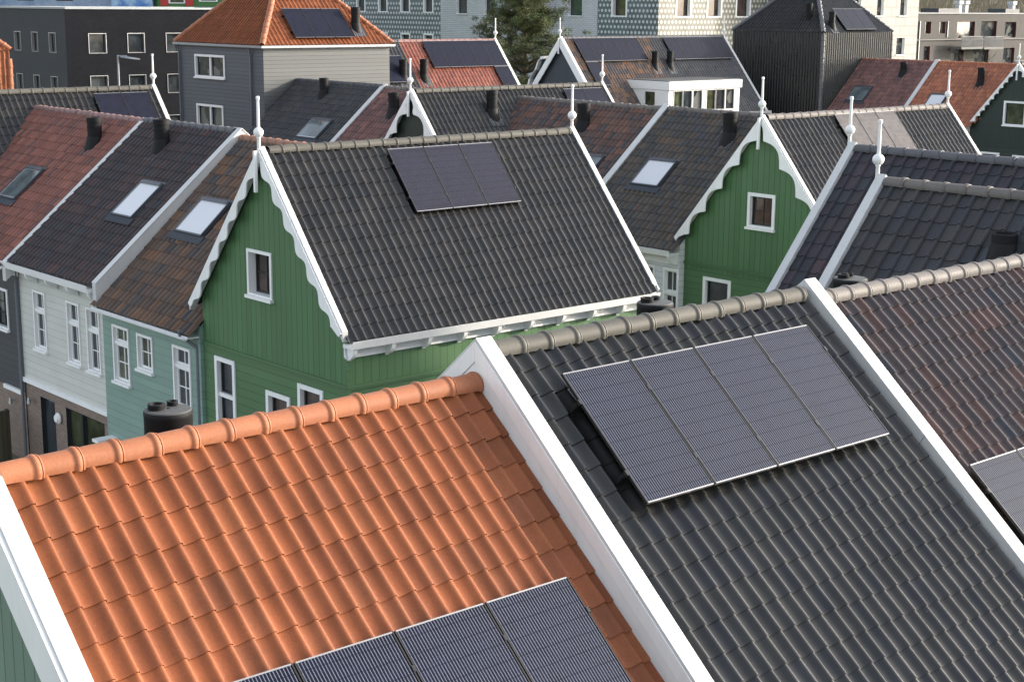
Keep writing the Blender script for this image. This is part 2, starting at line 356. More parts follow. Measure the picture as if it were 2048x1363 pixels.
# ------------------------------------------------------------ roof tiles
PROF = np.array([(0, .005), (.09, 0), (.22, .001), (.36, .006), (.5, .015), (.62, .026), (.73, .037), (.82, .043), (.9, .042), (.96, .033), (1.0, .014)])
PROF_LO = np.array([(0, .004), (.2, .0), (.45, .012), (.68, .034), (.82, .043), (.93, .036), (1.0, .012)])
PROF3 = np.array([(0, .0), (.07, .008), (.16, .024), (.28, .037), (.42, .044), (.56, .044), (.70, .037), (.82, .024), (.92, .008), (1.0, .0)])
PROF2 = np.array([(0, .004), (.06, .0), (.3, .001), (.56, .004), (.66, .014), (.74, .034), (.82, .043), (.91, .040), (.97, .022), (1.0, .004)])
def tiles(name, parent, mat, org, ux, ds, nn, L, S, pal, seed=1, pitch=.215, course=.333, prof=PROF, keep=None, hs=1.4, step=.018, clips=()):
    """one sheet of overlapping pantiles. org: ridge start, ux along ridge, ds down slope, nn normal (parent space)"""
    rng = np.random.RandomState(seed)
    nu = max(1, round(L/pitch)); pw = L/nu; nv = max(1, round(S/course)); ch = S/nv
    I, J = np.meshgrid(np.arange(nu), np.arange(nv), indexing='ij'); I = I.ravel(); J = J.ravel()
    org, ux, ds, nn = (np.array(v, float) for v in (org, ux, ds, nn))
    if keep is not None:
        Cc = org + np.outer((I+.5)*pw, ux) + np.outer((J+.5)*ch, ds)
        k = keep(Cc); I, J = I[k], J[k]
    N = len(I); P = len(prof)
    jh = rng.normal(0, .0009, N); jt = rng.normal(0, .0015, N); jx = rng.normal(0, .0016, N); js = rng.normal(0, .0012, N)
    u = (I[:, None]+prof[None, :, 0])*pw + jx[:, None]
    h = prof[None, :, 1]*hs + jh[:, None]
    s_top = (J*ch-.015)[:, None] + 0*u; s_bot = ((J+1)*ch)[:, None] + js[:, None] + 0*u
    s_bot = s_bot + 0*h
    rows = [(u, s_top, h+0.0), (u, s_bot, h+step+jt[:, None]), (u, s_bot, h+step+jt[:, None]), (u, s_bot-.004, h-.002+0*u)]
    V = np.concatenate([org+uu[..., None]*ux+ss[..., None]*ds+hh[..., None]*nn for uu, ss, hh in rows], axis=1)  # N,4P,3
    base = np.arange(N)[:, None]*4*P; j = np.arange(P-1)[None, :]
    q1 = np.stack([base+j+P, base+j+P+1, base+j+1, base+j], -1); q2 = np.stack([base+j+3*P, base+j+3*P+1, base+j+2*P+1, base+j+2*P], -1)
    F = np.concatenate([q1, q2], 1).reshape(-1, 4)
    cs = np.array([c for c, _ in pal]); w = np.array([x for _, x in pal], float); w /= w.sum()
    ci = cs[rng.choice(len(cs), N, p=w)] * rng.uniform(.86, 1.14, (N, 1))
    me = bpy.data.meshes.new(name)
    Vf = V.reshape(-1, 3); me.vertices.add(len(Vf)); me.vertices.foreach_set('co', Vf.astype(np.float32).ravel())
    me.loops.add(F.size); me.loops.foreach_set('vertex_index', F.astype(np.int32).ravel())
    me.polygons.add(len(F)); me.polygons.foreach_set('loop_start', np.arange(0, F.size, 4, dtype=np.int32)); me.polygons.foreach_set('loop_total', np.full(len(F), 4, np.int32))
    me.update(calc_edges=True); me.polygons.foreach_set('use_smooth', np.ones(len(F), bool))
    ca = me.color_attributes.new('Col', 'FLOAT_COLOR', 'POINT')
    cc = np.repeat(np.concatenate([ci, np.ones((N, 1))], 1), 4*P, 0).astype(np.float32); lipm = np.tile(np.arange(4*P) >= 2*P, N); cc[lipm, :3] *= .3; ca.data.foreach_set('color', cc.ravel())  # lip vertices darkened: the shadow gap under each tile edge is painted in
    me.materials.append(mat)
    if clips:
        import bmesh
        bm = bmesh.new(); bm.from_mesh(me)
        for co, no in clips:
            bmesh.ops.bisect_plane(bm, geom=bm.verts[:]+bm.edges[:]+bm.faces[:], plane_co=co, plane_no=no, clear_outer=True)
        bm.to_mesh(me); bm.free()
    o = bpy.data.objects.new(name, me); col.objects.link(o); o.parent = parent
    return o
def ridge_caps(name, parent, mat, p0, p1, colr, rad=.115, cl=.385, seed=0, collar_end=True, down=(0, 0, -1)):
    """row of half-round ridge tiles with collars"""
    p0, p1 = np.array(p0, float), np.array(p1, float); L = np.linalg.norm(p1-p0); d = (p1-p0)/L
    side = np.cross(d, (0, 0, 1.)); side /= np.linalg.norm(side); upv = np.cross(side, d)
    n = max(1, round(L/cl)); cl = L/n; rng = np.random.RandomState(seed)
    rings = [(0, .94), (.10, .96), (.70, 1.0), (.78, 1.02), (.80, 1.09), (.85, 1.15), (.91, 1.14), (.94, 1.06), (.952, 1.05), (.962, 1.10), (1.0, 1.08), (1.01, .95)]
    K = 13; an = np.linspace(R(-22), R(202), K)
    V = []; F = []; C = []
    for i in range(n):
        j = rng.normal(0, .004, 3); cv = np.array(colr)*rng.uniform(.9, 1.1)
        b = len(V)
        for s_, k in rings:
            c = p0+d*(i+s_)*cl + j[0]*side + j[1]*upv
            for a in an: V.append(c + rad*k*(math.cos(a)*side + math.sin(a)*upv*.95)); C.append((*cv, 1))
        for q in range(len(rings)-1):
            for e in range(K-1): F.append((b+q*K+e, b+q*K+e+1, b+(q+1)*K+e+1, b+(q+1)*K+e))
    me = bpy.data.meshes.new(name); me.from_pydata([tuple(v) for v in V], [], F)
    me.polygons.foreach_set('use_smooth', [True]*len(F))
    ca = me.color_attributes.new('Col', 'FLOAT_COLOR', 'POINT'); ca.data.foreach_set('color', [x for c in C for x in c])
    me.materials.append(mat); o = bpy.data.objects.new(name, me); col.objects.link(o); o.parent = parent
    md = o.modifiers.new('es', 'EDGE_SPLIT'); md.split_angle = R(50)
    return o
# ------------------------------------------------------------ the house
class House:
    def __init__(s, name, label, loc, L, wf, wb, zr, ang, ridge='x', group='houses of the estate', cat='house'):
        """loc = (x, y) of the left end of the ridge on the ground; front slope faces the camera side"""
        s.rot = 0 if ridge == 'x' else -math.pi/2
        s.o = empty(name, label, cat, (loc[0], loc[1], 0), s.rot, group)
        s.loc = loc; s.L = L; s.wf = wf; s.wb = wb; s.zr = zr; s.ang = R(ang); s.t = math.tan(R(ang)); s.c = math.cos(R(ang)); s.sn = math.sin(R(ang))
    def w2l(s, x, y):
        dx, dy = x-s.loc[0], y-s.loc[1]
        return (dx, dy) if s.rot == 0 else (-dy, dx)
    def l2w(s, P):
        if s.rot == 0: return P + np.array([s.loc[0], s.loc[1], 0])
        return np.stack([s.loc[0]+P[:, 1], s.loc[1]-P[:, 0], P[:, 2]], 1)
    def roof(s, pal, mat='tile', ovf=.28, ovb=.28, x0=None, x1=None, cap='grey', capx=None, seed=1, keep=None, prof=PROF, back=True, hs=1.4, pitch=.215, course=.333, caprad=.115, step=.018, capl=.385, capz=.0):
        x0 = -.05 if x0 is None else x0; x1 = s.L+.05 if x1 is None else x1
        kf = (lambda P: keep(s.l2w(P))) if keep else None
        s.ovf, s.ovb = ovf, ovb; s.rx = (x0, x1)
        Sf = (s.wf+ovf)/s.c; Sb = (s.wb+ovb)/s.c
        # structural deck under the tiles is the roof part itself
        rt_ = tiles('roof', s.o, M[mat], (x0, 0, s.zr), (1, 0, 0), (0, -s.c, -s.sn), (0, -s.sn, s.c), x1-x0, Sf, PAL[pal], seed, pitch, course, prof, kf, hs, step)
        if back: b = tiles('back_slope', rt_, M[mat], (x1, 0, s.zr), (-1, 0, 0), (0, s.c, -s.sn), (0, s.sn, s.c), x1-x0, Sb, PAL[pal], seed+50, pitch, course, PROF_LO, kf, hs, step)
        if not keep:
            mb = MB(); e = .02
            yf, zf = -(s.wf+ovf)+.05, s.zr-(s.wf+ovf-.05)*s.t-e; yb, zb = s.wb+ovb-.05, s.zr-(s.wb+ovb-.05)*s.t-e
            mb.quad((x0, yf, zf), (x1, yf, zf), (x1, 0, s.zr-e), (x0, 0, s.zr-e)); mb.quad((x0, 0, s.zr-e), (x1, 0, s.zr-e), (x1, yb, zb), (x0, yb, zb))
            mb.build('underlay', M['under'], rt_)
        s.roofo = rt_
        if cap:
            c0, c1 = capx or (x0, x1)
            ridge_caps('ridge_tiles', rt_, M['cap'], (c0, 0, s.zr+capz), (c1, 0, s.zr+capz), CAPC[cap], rad=caprad, cl=capl, seed=seed)
        return rt_
    def rake(s):  # clip half planes for gable walls, u measured from back eave of left wall
        return
    def gable(s, which, name, mat, holes=(), zsplit=None, low=None, lname='lower_wall', z0=0, both=True, inset=.06, wins=()):
        """left (x=0) or right gable wall, clipped under the roof; lower band in another material"""
        e = inset
        if which == 'left': a, b = (0, s.wb), (0, -s.wf); off = s.wb
        else: a, b = (s.L, -s.wf), (s.L, s.wb); off = s.wf
        # z <= zr-e - t*|u-off|
        cl = [(s.t, 1, s.zr-e+s.t*off), (-s.t, 1, s.zr-e-s.t*off)]
        if zsplit:
            wall(s.o, name, M[mat], a, b, zsplit, s.zr, holes, cl)
            wall(s.o, lname, M[low], a, b, z0, zsplit, holes, cl)
        else: wall(s.o, name, M[mat], a, b, z0, s.zr, holes, cl)
        return Frame(a, b)
    def front(s, name, mat, holes=(), z0=0, z1=None, x0=0, x1=None):
        z1 = z1 if z1 is not None else s.zr-s.wf*s.t-.03; x1 = s.L if x1 is None else x1
        a, b = (x0, -s.wf), (x1, -s.wf); wall(s.o, name, M[mat], a, b, z0, z1, holes); return Frame(a, b)
    def back(s, name, mat):
        a, b = (s.L, s.wb), (0, s.wb); wall(s.o, name, M[mat], a, b, 0, s.zr-s.wb*s.t-.03); return Frame(a, b)
    def verge(s, x0, x1, lift=.075, drop=.10, name='verge_board', ovf=None, ovb=None, mat='white_edge', joints=()):
        """white capping along both rakes between local x0..x1; lift above the tile plane"""
        ovf = s.ovf if ovf is None else ovf; ovb = s.ovb if ovb is None else ovb
        mb = MB(); yf = -(s.wf+ovf); yb = s.wb+ovb; lv, dv = lift/s.c, drop/s.c
        Z = lambda y: s.zr-abs(y)*s.t
        pr = [(yf, Z(yf)-dv), (yf, Z(yf)+lv), (0, s.zr+lv), (yb, Z(yb)+lv), (yb, Z(yb)-dv), (0, s.zr-dv)]
        # two hexas so that faces stay planar
        for ya in (yf, yb):
            P = [(x0, ya, Z(ya)-dv), (x1, ya, Z(ya)-dv), (x1, 0, s.zr-dv), (x0, 0, s.zr-dv), (x0, ya, Z(ya)+lv), (x1, ya, Z(ya)+lv), (x1, 0, s.zr+lv), (x0, 0, s.zr+lv)]
            mb.hexa(P)
        vb = mb.build(name, M[mat], s.o, bevel=.006)
        if joints:
            for q in joints:
                mb = MB(); y = -q*s.c; z = s.zr-q*s.sn; e = .0025
                c0 = (y-lift*s.sn*1.0, z+lift*s.c*1.0)
                mb.hexa([(x0-.003, y-e, z-drop), (x1+.003, y-e, z-drop), (x1+.003, y+e, z-drop), (x0-.003, y+e, z-drop), (x0-.003, c0[0]-e-.002, c0[1]+.002), (x1+.003, c0[0]-e-.002, c0[1]+.002), (x1+.003, c0[0]+e-.002, c0[1]+.003), (x0-.003, c0[0]+e-.002, c0[1]+.003)])
                mb.build('board_joint', M['greypipe'], vb)
        return vb
    def barge(s, x0, x1, style, lift=.05, name='barge_board', ovf=None, ovb=None, mat='white'):
        ovf = s.ovf if ovf is None else ovf; ovb = s.ovb if ovb is None else ovb
        mb = MB()
        for sg, W in ((-1, s.wf+ovf), (1, s.wb+ovb)):
            N = 150; S = W/s.c; prev = None
            for k in range(N+1):
                y = W*k/N; tt = y/s.c; zt = s.zr-y*s.t+lift/s.c
                w = style(tt, S); yi = y-w*s.sn; zb = zt-w*s.c
                if yi < 0: yi = 0.; zb = s.zr+(lift-w)/s.c
                cur = (sg*y, zt, zb, sg*yi)
                if prev:
                    (ya, ta, ba, yia), (yb_, tb_, bb, yib) = prev, cur
                    if sg < 0: mb.hexa([(x0, yib, bb), (x1, yib, bb), (x1, yia, ba), (x0, yia, ba), (x0, yb_, tb_), (x1, yb_, tb_), (x1, ya, ta), (x0, ya, ta)])
                    else: mb.hexa([(x0, yia, ba), (x1, yia, ba), (x1, yib, bb), (x0, yib, bb), (x0, ya, ta), (x1, ya, ta), (x1, yb_, tb_), (x0, yb_, tb_)])
                prev = cur
        return mb.build(name, M[mat], s.o)
    def finial(s, x, pend=True, h=1.15, xb=None, sc=1.0):
        z = s.zr; mb = MB(); rb = .107*sc
        prof = [(z-.05, .04), (z+.27, .036), (z+.29, .05)]
        zc = z+.40
        prof += [(zc-rb*math.cos(a), max(.036, rb*math.sin(a))) for a in np.linspace(.45, math.pi-.4, 12)]
        prof += [(zc+rb+.0, .034), (z+h-.08, .028), (z+h-.075, .035), (z+h-.04, .042), (z+h-.01, .036), (z+h, .012)]
        mb.lathe(x, 0, prof, 20); f = mb.build('finial', M['white'], s.o, smooth=True)
        if pend:
            mb = MB(); xb = x if xb is None else xb; mb.box(xb-.035, xb+.035, -.035, .035, z-.85, z+.02); mb.build('pendant', M['white'], f, bevel=.005)
        return f
    def on(s, x, y_or_s, h=0, is_s=True):
        q = y_or_s; return (x, -q*s.c-h*s.sn, s.zr-q*s.sn+h*s.c)
    def panels(s, x0, x1, s0, s1, n, mat='cells', raise_=.14, frame='pframe', rows=1, label=None):
        w = (x1-x0)/n
        for i in range(n):
            a, b = x0+i*w+.008, x0+(i+1)*w-.008; th = .035
            mb = MB()
            def P(x, q, h): return s.on(x, q, h)
            fwid = .014
            def bar(xa, xb, sa, sb):
                mb.hexa([P(xa, sb, raise_), P(xb, sb, raise_), P(xb, sa, raise_), P(xa, sa, raise_), P(xa, sb, raise_+th), P(xb, sb, raise_+th), P(xb, sa, raise_+th), P(xa, sa, raise_+th)])
            bar(a, a+fwid, s0, s1); bar(b-fwid, b, s0, s1)
            mb.quad(P(a, s0, raise_+.004), P(b, s0, raise_+.004), P(b, s1, raise_+.004), P(a, s1, raise_+.004))
            fo = mb.build('solar_panel', M[frame], s.o)
            mb = MB(); mb.quad(P(a+fwid, s1-fwid, raise_+th-.006), P(b-fwid, s1-fwid, raise_+th-.006), P(b-fwid, s0+fwid, raise_+th-.006), P(a+fwid, s0+fwid, raise_+th-.006))
            mb.uv = [(0, 0), (1, 0), (1, 1), (0, 1)]
            mb.build('cell_sheet', M[mat], fo)
            mb = MB(); bar(a+fwid, b-fwid, s0, s0+fwid); mb.build('top_edge', M['edge'], fo); mb = MB(); bar(a+fwid, b-fwid, s1-fwid, s1); mb.build('bottom_edge', M['edge'], fo)
        # rails and clamps
        for q in (s0+.38, s1-.38):
            mb = MB(); mb.hexa([P(x0-.05, q+.02, .05), P(x1+.05, q+.02, .05), P(x1+.05, q-.02, .05), P(x0-.05, q-.02, .05), P(x0-.05, q+.02, raise_-.002), P(x1+.05, q+.02, raise_-.002), P(x1+.05, q-.02, raise_-.002), P(x0-.05, q-.02, raise_-.002)])
            mb.build('mounting_rail', M['black'], s.o)
            for i in range(n+1):
                mb = MB(); xx = x0+i*w; mb.hexa([P(xx-.018, q+.03, raise_-.003), P(xx+.018, q+.03, raise_-.003), P(xx+.018, q-.03, raise_-.003), P(xx-.018, q-.03, raise_-.003), P(xx-.018, q+.03, raise_+th+.004), P(xx+.018, q+.03, raise_+th+.004), P(xx+.018, q-.03, raise_+th+.004), P(xx-.018, q-.03, raise_+th+.004)])
                mb.build('panel_clamp', M[frame], s.o)
    def skylight(s, x0, x1, s0, s1, gl='blind', label=None):
        mb = MB(); P = lambda x, q, h: s.on(x, q, h+.035)
        def bar(xa, xb, sa, sb, h0, h1): mb.hexa([P(xa, sb, h0), P(xb, sb, h0), P(xb, sa, h0), P(xa, sa, h0), P(xa, sb, h1), P(xb, sb, h1), P(xb, sa, h1), P(xa, sa, h1)])
        f = .05
        bar(x0, x0+f, s0, s1, 0, .11); bar(x1-f, x1, s0, s1, 0, .11); bar(x0+f, x1-f, s0, s0+.10, 0, .125); bar(x0+f, x1-f, s1-f, s1, 0, .10)
        sk = mb.build('skylight', M['skyframe'], s.o, bevel=.006)
        if label: sk['label'] = label
        mb = MB(); mb.quad(P(x0+f, s1-f, .085), P(x1-f, s1-f, .085), P(x1-f, s0+.10, .085), P(x0+f, s0+.10, .085)); mb.build('pane', M[gl], sk)
        mb = MB(); g = .022   # inner bright bead
        for q in ((x0+f, x0+f+g, s0+.10, s1-f), (x1-f-g, x1-f, s0+.10, s1-f), (x0+f+g, x1-f-g, s0+.10, s0+.10+g), (x0+f+g, x1-f-g, s1-f-g*1.6, s1-f)): bar(*q, .086, .096)
        mb.build('sash', M['alu'], sk)
        # pleated lead apron below and side flashing
        mb = MB(); n = 18; xs = np.linspace(x0-.12, x1+.12, n*2+1)
        for i in range(n*2):
            ha, hb = (.052, .066) if i % 2 else (.066, .052); j = .22 + (.02 if i % 2 else 0)
            mb.quad(P(xs[i], s1+j, ha-.008), P(xs[i+1], s1+j, hb-.008), P(xs[i+1], s1-.02, hb), P(xs[i], s1-.02, ha))
        for xa, xb in ((x0-.05, x0), (x1, x1+.05)): mb.quad(P(xa, s1, .05), P(xb, s1, .055), P(xb, s0-.08, .055), P(xa, s0-.08, .05))
        mb.quad(P(x0-.05, s0, .06), P(x1+.05, s0, .06), P(x1+.05, s0-.08, .05), P(x0-.05, s0-.08, .05))
        mb.build('flashing', M['lead'], sk)
    def flue(s, x, q, rad=.19, h=.85, label=None):
        """black roof flue on a lead apron; q = slope distance of the foot"""
        p = s.on(x, q, .02); mb = MB(); z0 = p[2]-.3; zt = p[2]+h; y = p[1]+.12
        mb.lathe(x, y, [(z0, rad*.98), (zt-.30, rad*.98), (zt-.295, rad*1.05), (zt-.26, rad*1.05), (zt-.255, rad*.98), (zt-.16, rad*.98), (zt-.15, rad*1.06), (zt-.02, rad*1.06), (zt, rad*.96), (zt, rad*.8), (zt-.05, rad*.78), (zt-.05, .01)], 28, caps=False)
        f = mb.build('roof_flue', M['black'], s.o, smooth=True)
        # tapered boot between the pipe and the slope
        mb = MB(); P = s.on; n = 24; ring0 = []; ring1 = []
        for k in range(n):
            a = 2*math.pi*k/n; cx, cy = math.cos(a), math.sin(a)
            ring1.append((x+rad*1.02*cx, y+rad*1.02*cy, p[2]+.30)); qq = q+(-cy*rad*1.9)
            ring0.append(P(x+cx*rad*1.25, q-cy*rad*1.5-.05, .05))
        for k in range(n): mb.quad(ring0[k], ring0[(k+1) % n], ring1[(k+1) % n], ring1[k])
        mb.build('boot', M['black'], f, smooth=True)
        mb = MB(); ns = 10; xs = np.linspace(x-.33, x+.33, ns+1)
        for i in range(ns):
            ha, hb = (.050, .064) if i % 2 else (.064, .050)
            mb.quad(P(xs[i], q+.42, ha-.01), P(xs[i+1], q+.42, hb-.01), P(xs[i+1], q-.2, hb), P(xs[i], q-.2, ha))
        mb.build('flashing', M['lead'], f)
    def gutter_box(s, x0, x1, brackets=True, pitch=.93, h=.17, name='gutter', fas=.36):
        """white boxed gutter with fascia and curved brackets along the front eave"""
        yf = -s.wf; ye = -(s.wf+s.ovf); zt = s.zr-(s.wf+s.ovf)*s.t-.01
        mb = MB()
        pr = [(ye-.14, zt-.02), (ye-.16, zt+.035), (ye-.13, zt+.035), (ye-.11, zt-.05), (ye+.02, zt-.05), (yf-.005, zt-.05), (yf-.005, zt-h), (ye-.10, zt-h)]
        mb.prism(pr, lambda y, z: (x0, y, z), lambda y, z: (x1, y, z))
        g = mb.build(name, M['white'], s.o)
        mb = MB(); mb.box(x0+.02, x1-.02, yf-.035, yf-.003, zt-h-fas, zt-h-.001); mb.box(x0+.02, x1-.02, yf-.06, yf-.036, zt-h-fas-.03, zt-h-fas+.03); mb.build('fascia', M['white'], g)
        if brackets:
            nb = int((x1-x0-.4)/pitch)+1
            for i in range(nb):
                xc = x0+.12+i*(x1-x0-.24)/(nb-1); mb = MB()
                pts = [(yf-.036, zt-h-.002), (ye-.06, zt-h-.002)] + [(yf-.036-(abs(ye)+.06-abs(yf)-.036)*math.cos(a), zt-h-.26*math.sin(a)) for a in np.linspace(.25, math.pi/2-.05, 7)] + [(yf-.036, zt-h-.29)]
                mb.prism(pts, lambda y, z: (xc-.05, y, z), lambda y, z: (xc+.05, y, z)); mb.build('bracket', M['white'], g)
        return g
    def gutter_round(s, x0, x1, mat='white', name='gutter'):
        ye = -(s.wf+s.ovf); zt = s.zr-(s.wf+s.ovf)*s.t-.0; mb = MB(); n = 9
        pts = [(ye-.05-.07*math.cos(a), zt-.02-.075*math.sin(a)) for a in np.linspace(0, math.pi, n)]
        pts += [(ye-.05+.06*math.cos(a), zt-.02-.065*math.sin(a)) for a in np.linspace(0, math.pi, n)]
        mb.prism(pts, lambda y, z: (x0, y, z), lambda y, z: (x1, y, z)); g = mb.build(name, M[mat], s.o)
        mb = MB(); mb.box(x0, x1, ye+.03, -s.wf-.003, zt-.07, zt-.04); mb.build('soffit', M['white'], g)
        return g
    def pipe(s, pts, mat='greypipe', rad=.045, name='downpipe'):
        mb = MB()
        for a, b in zip(pts[:-1], pts[1:]): mb.tube(a, b, rad, n=10)
        for a in pts[1:-1]: mb.lathe(a[0], a[1], [(a[2]-rad, .01), (a[2], rad*1.03), (a[2]+rad, .01)], 10, caps=False)
        # brackets
        a, b = Vector(pts[-2]), Vector(pts[-1]); 
        for k in (.15, .5, .85):
            c = a.lerp(b, k); mb.lathe(c.x, c.y, [(c.z-.025, rad*1.25), (c.z+.025, rad*1.25)], 10)
        return mb.build(name, M[mat], s.o, smooth=True)
# ------------------------------------------------------------ barge styles: width (m) at slope distance tt of total S
def wave(b, a, p, ph=0):
    def f(tt, S):
        w = b+a*(.5+.5*math.cos(2*math.pi*((tt+ph)/p)))
        if tt < .22: w = max(w, b+.9*a)
        e = S-tt
        if e < .28: w = min(w, b*.9+e*.3)
        return w
    return f
def cusp(b, a, p, ph=0, apex=.0):
    def f(tt, S):
        w = b+a*(1-abs(math.sin(math.pi*((tt+ph)/p))))
        if tt < .3: w += apex*(1-tt/.3)
        e = S-tt
        if e < .2: w = min(w, b+.04)
        return w
    return f
def ornate(tt, S):
    w = .15+.24*(1-abs(math.sin(math.pi*((tt+.12)/.90))))**1.2
    if .62 < tt < .74: w += .05
    return w
def plain(b): return lambda tt, S: b
# ============================================================ ground
def slab(name, x0, x1, y0, y1, z, mat):
    mb = MB(); mb.quad((x0, y0, z), (x1, y0, z), (x1, y1, z), (x0, y1, z)); o = mb.build(name, mat, None); o['kind'] = 'structure'; return o
mt = newmat('ground_grass_and_soil', (.05, .07, .03), .95); nt = NT(mt); co = nt.coord()
nt.l(nt.mix(ramp(nt, nt.noise(co, .15, 6), .35, .65, 0, 1), (.04, .06, .02), (.11, .10, .07)), nt.b.inputs['Base Color'])
slab('ground', -300, 1200, -300, 1200, 0, mt)
mp = brick('street_pavers', (.16, .12, .10), (.22, .17, .14), (.12, .11, .1), .2, .1)
nt = NT(mp)
slab('road', 27.6, 33.2, -20, 90, .004, mp); slab('pavement', 7, 17.5, 16.3, 60, .004, M['concrete'])
slab('pavement', 12, 27, 16, 25, .008, mp)
slab('road', 46, 60, 20, 92, .004, paint('asphalt', (.05, .05, .052), .9, .1, .2))
# ============================================================ near row: ridges along x, front slopes towards the camera
# clay-orange house at the left
N1 = House('terraced_house', 'nearest house with bright orange clay pantiles and solar panels along the bottom of its roof', (4.95, 12.15), 5.3, 3.6, 3.3, 8.92, 40.5)
N1.roof('orange', 'tile_clay', x0=.02, x1=5.3, cap='orange', seed=3, caprad=.125, prof=PROF, hs=1.3, capl=.375, capx=(.02, 5.22), capz=.02)
N1.panels(.60, 4.73, 2.40, 4.07, 4, 'cells')
N1.verge(-.16, .03, .12, .10)
N1.barge(-.20, -.16, plain(.34), .10)
N1.gable('left', 'gable_wall', 'sage'); N1.front('front_wall', 'sage'); N1.back('rear_wall', 'sage')
# black middle house
N2 = House('terraced_house', 'near house with black tiles, taupe ridge tiles and four solar panels high on the slope', (10.25, 12.15), 5.35, 3.9, 3.5, 9.24, 40.5)
N2.roof('black', 'tile', x0=.1, x1=5.24, cap='grey', seed=5, caprad=.122, capl=.375, capx=(.14, 5.2), capz=.01)
N2.panels(.59, 4.65, .56, 2.24, 4, 'cells', raise_=.19)
N2.verge(-.10, .11, .14, .05, joints=(3.05,))
for k, (w_, nm) in enumerate(((.115, 'verge_trim'),)): N2.verge(-.115, -.10, .11, .05, name=nm, mat='white')
N2.barge(-.10, -.075, lambda tt, S: .60, .10, name='party_wall_cladding')
N2.front('front_wall', 'whitelap'); N2.back('rear_wall', 'whitelap')
N2.gable('right', 'party_wall', 'whitelap')
# glazed brown house at the right edge
N3 = House('terraced_house', 'near house with glossy purple-brown tiles and pale ridge tiles at the right edge', (15.65, 12.15), 5.2, 3.9, 3.3, 9.14, 40.5)
N3.roof('glazed', 'tile_gloss', x0=.08, x1=5.2, cap='light', seed=7, caprad=.122, capl=.375, capx=(.06, 5.2), capz=.015)
N3.panels(.28, 4.4, 2.81, 4.47, 4, 'cells', raise_=.18)
N3.verge(-.12, .10, .24, .05, joints=(2.3,))
N3.barge(-.10, -.075, lambda tt, S: .4, .09, name='party_wall_cladding')
N3.front('front_wall', 'cream'); N3.back('rear_wall', 'cream'); N3.gable('right', 'gable_wall', 'cream')
# big black ventilation drums on the rear slopes
def drum(label, x, y, zt, rad, h=1.3):
    o = empty('ventilation_drum', label, 'roof vent', (x, y, zt-h), 0, 'ventilation drums behind the near ridges')
    mb = MB(); mb.lathe(0, 0, [(0, rad), (h-.06, rad), (h-.055, rad*1.01), (h-.01, rad*1.01), (h, rad*.98)], 48); mb.build('body', M['black'], o, smooth=True)
    mb = MB(); mb.lathe(0, 0, [(h+.001, rad*.97), (h+.012, rad*.93), (h+.016, .02)], 48, caps=False); mb.build('lid', M['blackcap'], o, smooth=True)
    for dx, dy, rr, hh in ((-.10, .05, .085, .07), (.10, .09, .055, .06)):
        mb = MB(); mb.lathe(dx, dy, [(h+.01, rr*.8), (h+.02, rr), (h+hh*.5, rr), (h+hh*.5, rr*.85), (h+hh*.6, rr*.85), (h+hh*.6, rr), (h+hh, rr), (h+hh, rr*.7), (h+hh-.02, rr*.65), (h+hh-.02, .005)], 24, caps=False); mb.build('outlet', M['black'], o, smooth=True)
drum('black ventilation drum rising behind the orange ridge, in front of the sage green wall', 7.34, 13.55, 8.84, .24)
drum('black ventilation drum behind the black roof, beside the white eave of the green house', 14.36, 13.6, 9.08, .235)
drum('black ventilation drum behind the pale ridge tiles of the glossy brown roof', 18.45, 13.6, 8.95, .25)
# ============================================================ green gabled corner houses
def corner(name, label, x, y, L, gmat, lmat, style, pal='blackbrown', tmat='tile', split=5.15, zr=9.75, wins=(), cap='grey', left_wins=(), keep=None, fin=True, seed=11, front=True, gut=True, **kw):
    h = House(name, label, (x, y), L, 2.8, 2.9, zr, 50)
    h.roof(pal, tmat, .22, .25, -.12, L+.12, cap, (-.0, L+.02), seed=seed, keep=keep, **kw)
    fr = h.gable('left', 'gable_wall', gmat, [w[0] for w in left_wins], split, lmat)
    h.gable('right', 'rear_gable_wall', gmat, (), split, lmat)
    for w in left_wins: window(h.o, fr, w[0], **w[1])
    h.verge(-.20, -.06, .07, .07, ovf=.13); h.verge(L+.06, L+.20, .09, .10, ovf=.13)
    h.barge(-.235, -.20, style, .045, ovf=.13); h.barge(L+.20, L+.23, plain(.22), .045, name='rear_barge_board')
    if fin: h.finial(-.20, xb=-.30); h.finial(L+.13, pend=False)
    if gut:
        h.gutter_box(-.10, L+.1, fas=.20, h=.13); h.gutter_round(-.1, L+.1) if False else None
    return h
# u measured from y = 31.1 on the left gable
def yw(ytop, y0, y1, z0, z1): return (ytop-y0, z0, ytop-y1, z1)
Y1 = 28.2+2.9
G1 = corner('corner_house', 'green boarded gable house in the middle, with three solar panels beside the ridge', 17.83, 28.2, 8.67, 'green', 'green_h', wave(.13, .14, .64, .1),
  left_wins=[(yw(Y1, 29.02, 28.18, 6.62, 7.52), dict(grid=(2, 2), gl='glass_b', case=.07, depth=.2)), (yw(Y1, 30.50, 29.84, 2.3, 4.84), dict(trans=4.05, grid=(1, 1), gl='glass', case=.10)),
   (yw(Y1, 28.36, 27.62, 3.0, 4.44), dict(gl='glass_b', case=.10)), (yw(Y1, 27.10, 26.36, 3.0, 4.83), dict(gl='glass_b', case=.10))])
G1.panels(2.92, 5.98, .25, 1.92, 3, 'cells_g1', raise_=.12)
a = (0, -G1.wf); wall(G1.o, 'front_wall', M['green'], (0, -2.8), (8.67, -2.8), 5.15, 6.36); wall(G1.o, 'front_lower_wall', M['green_h'], (0, -2.8), (8.67, -2.8), 0, 5.15)
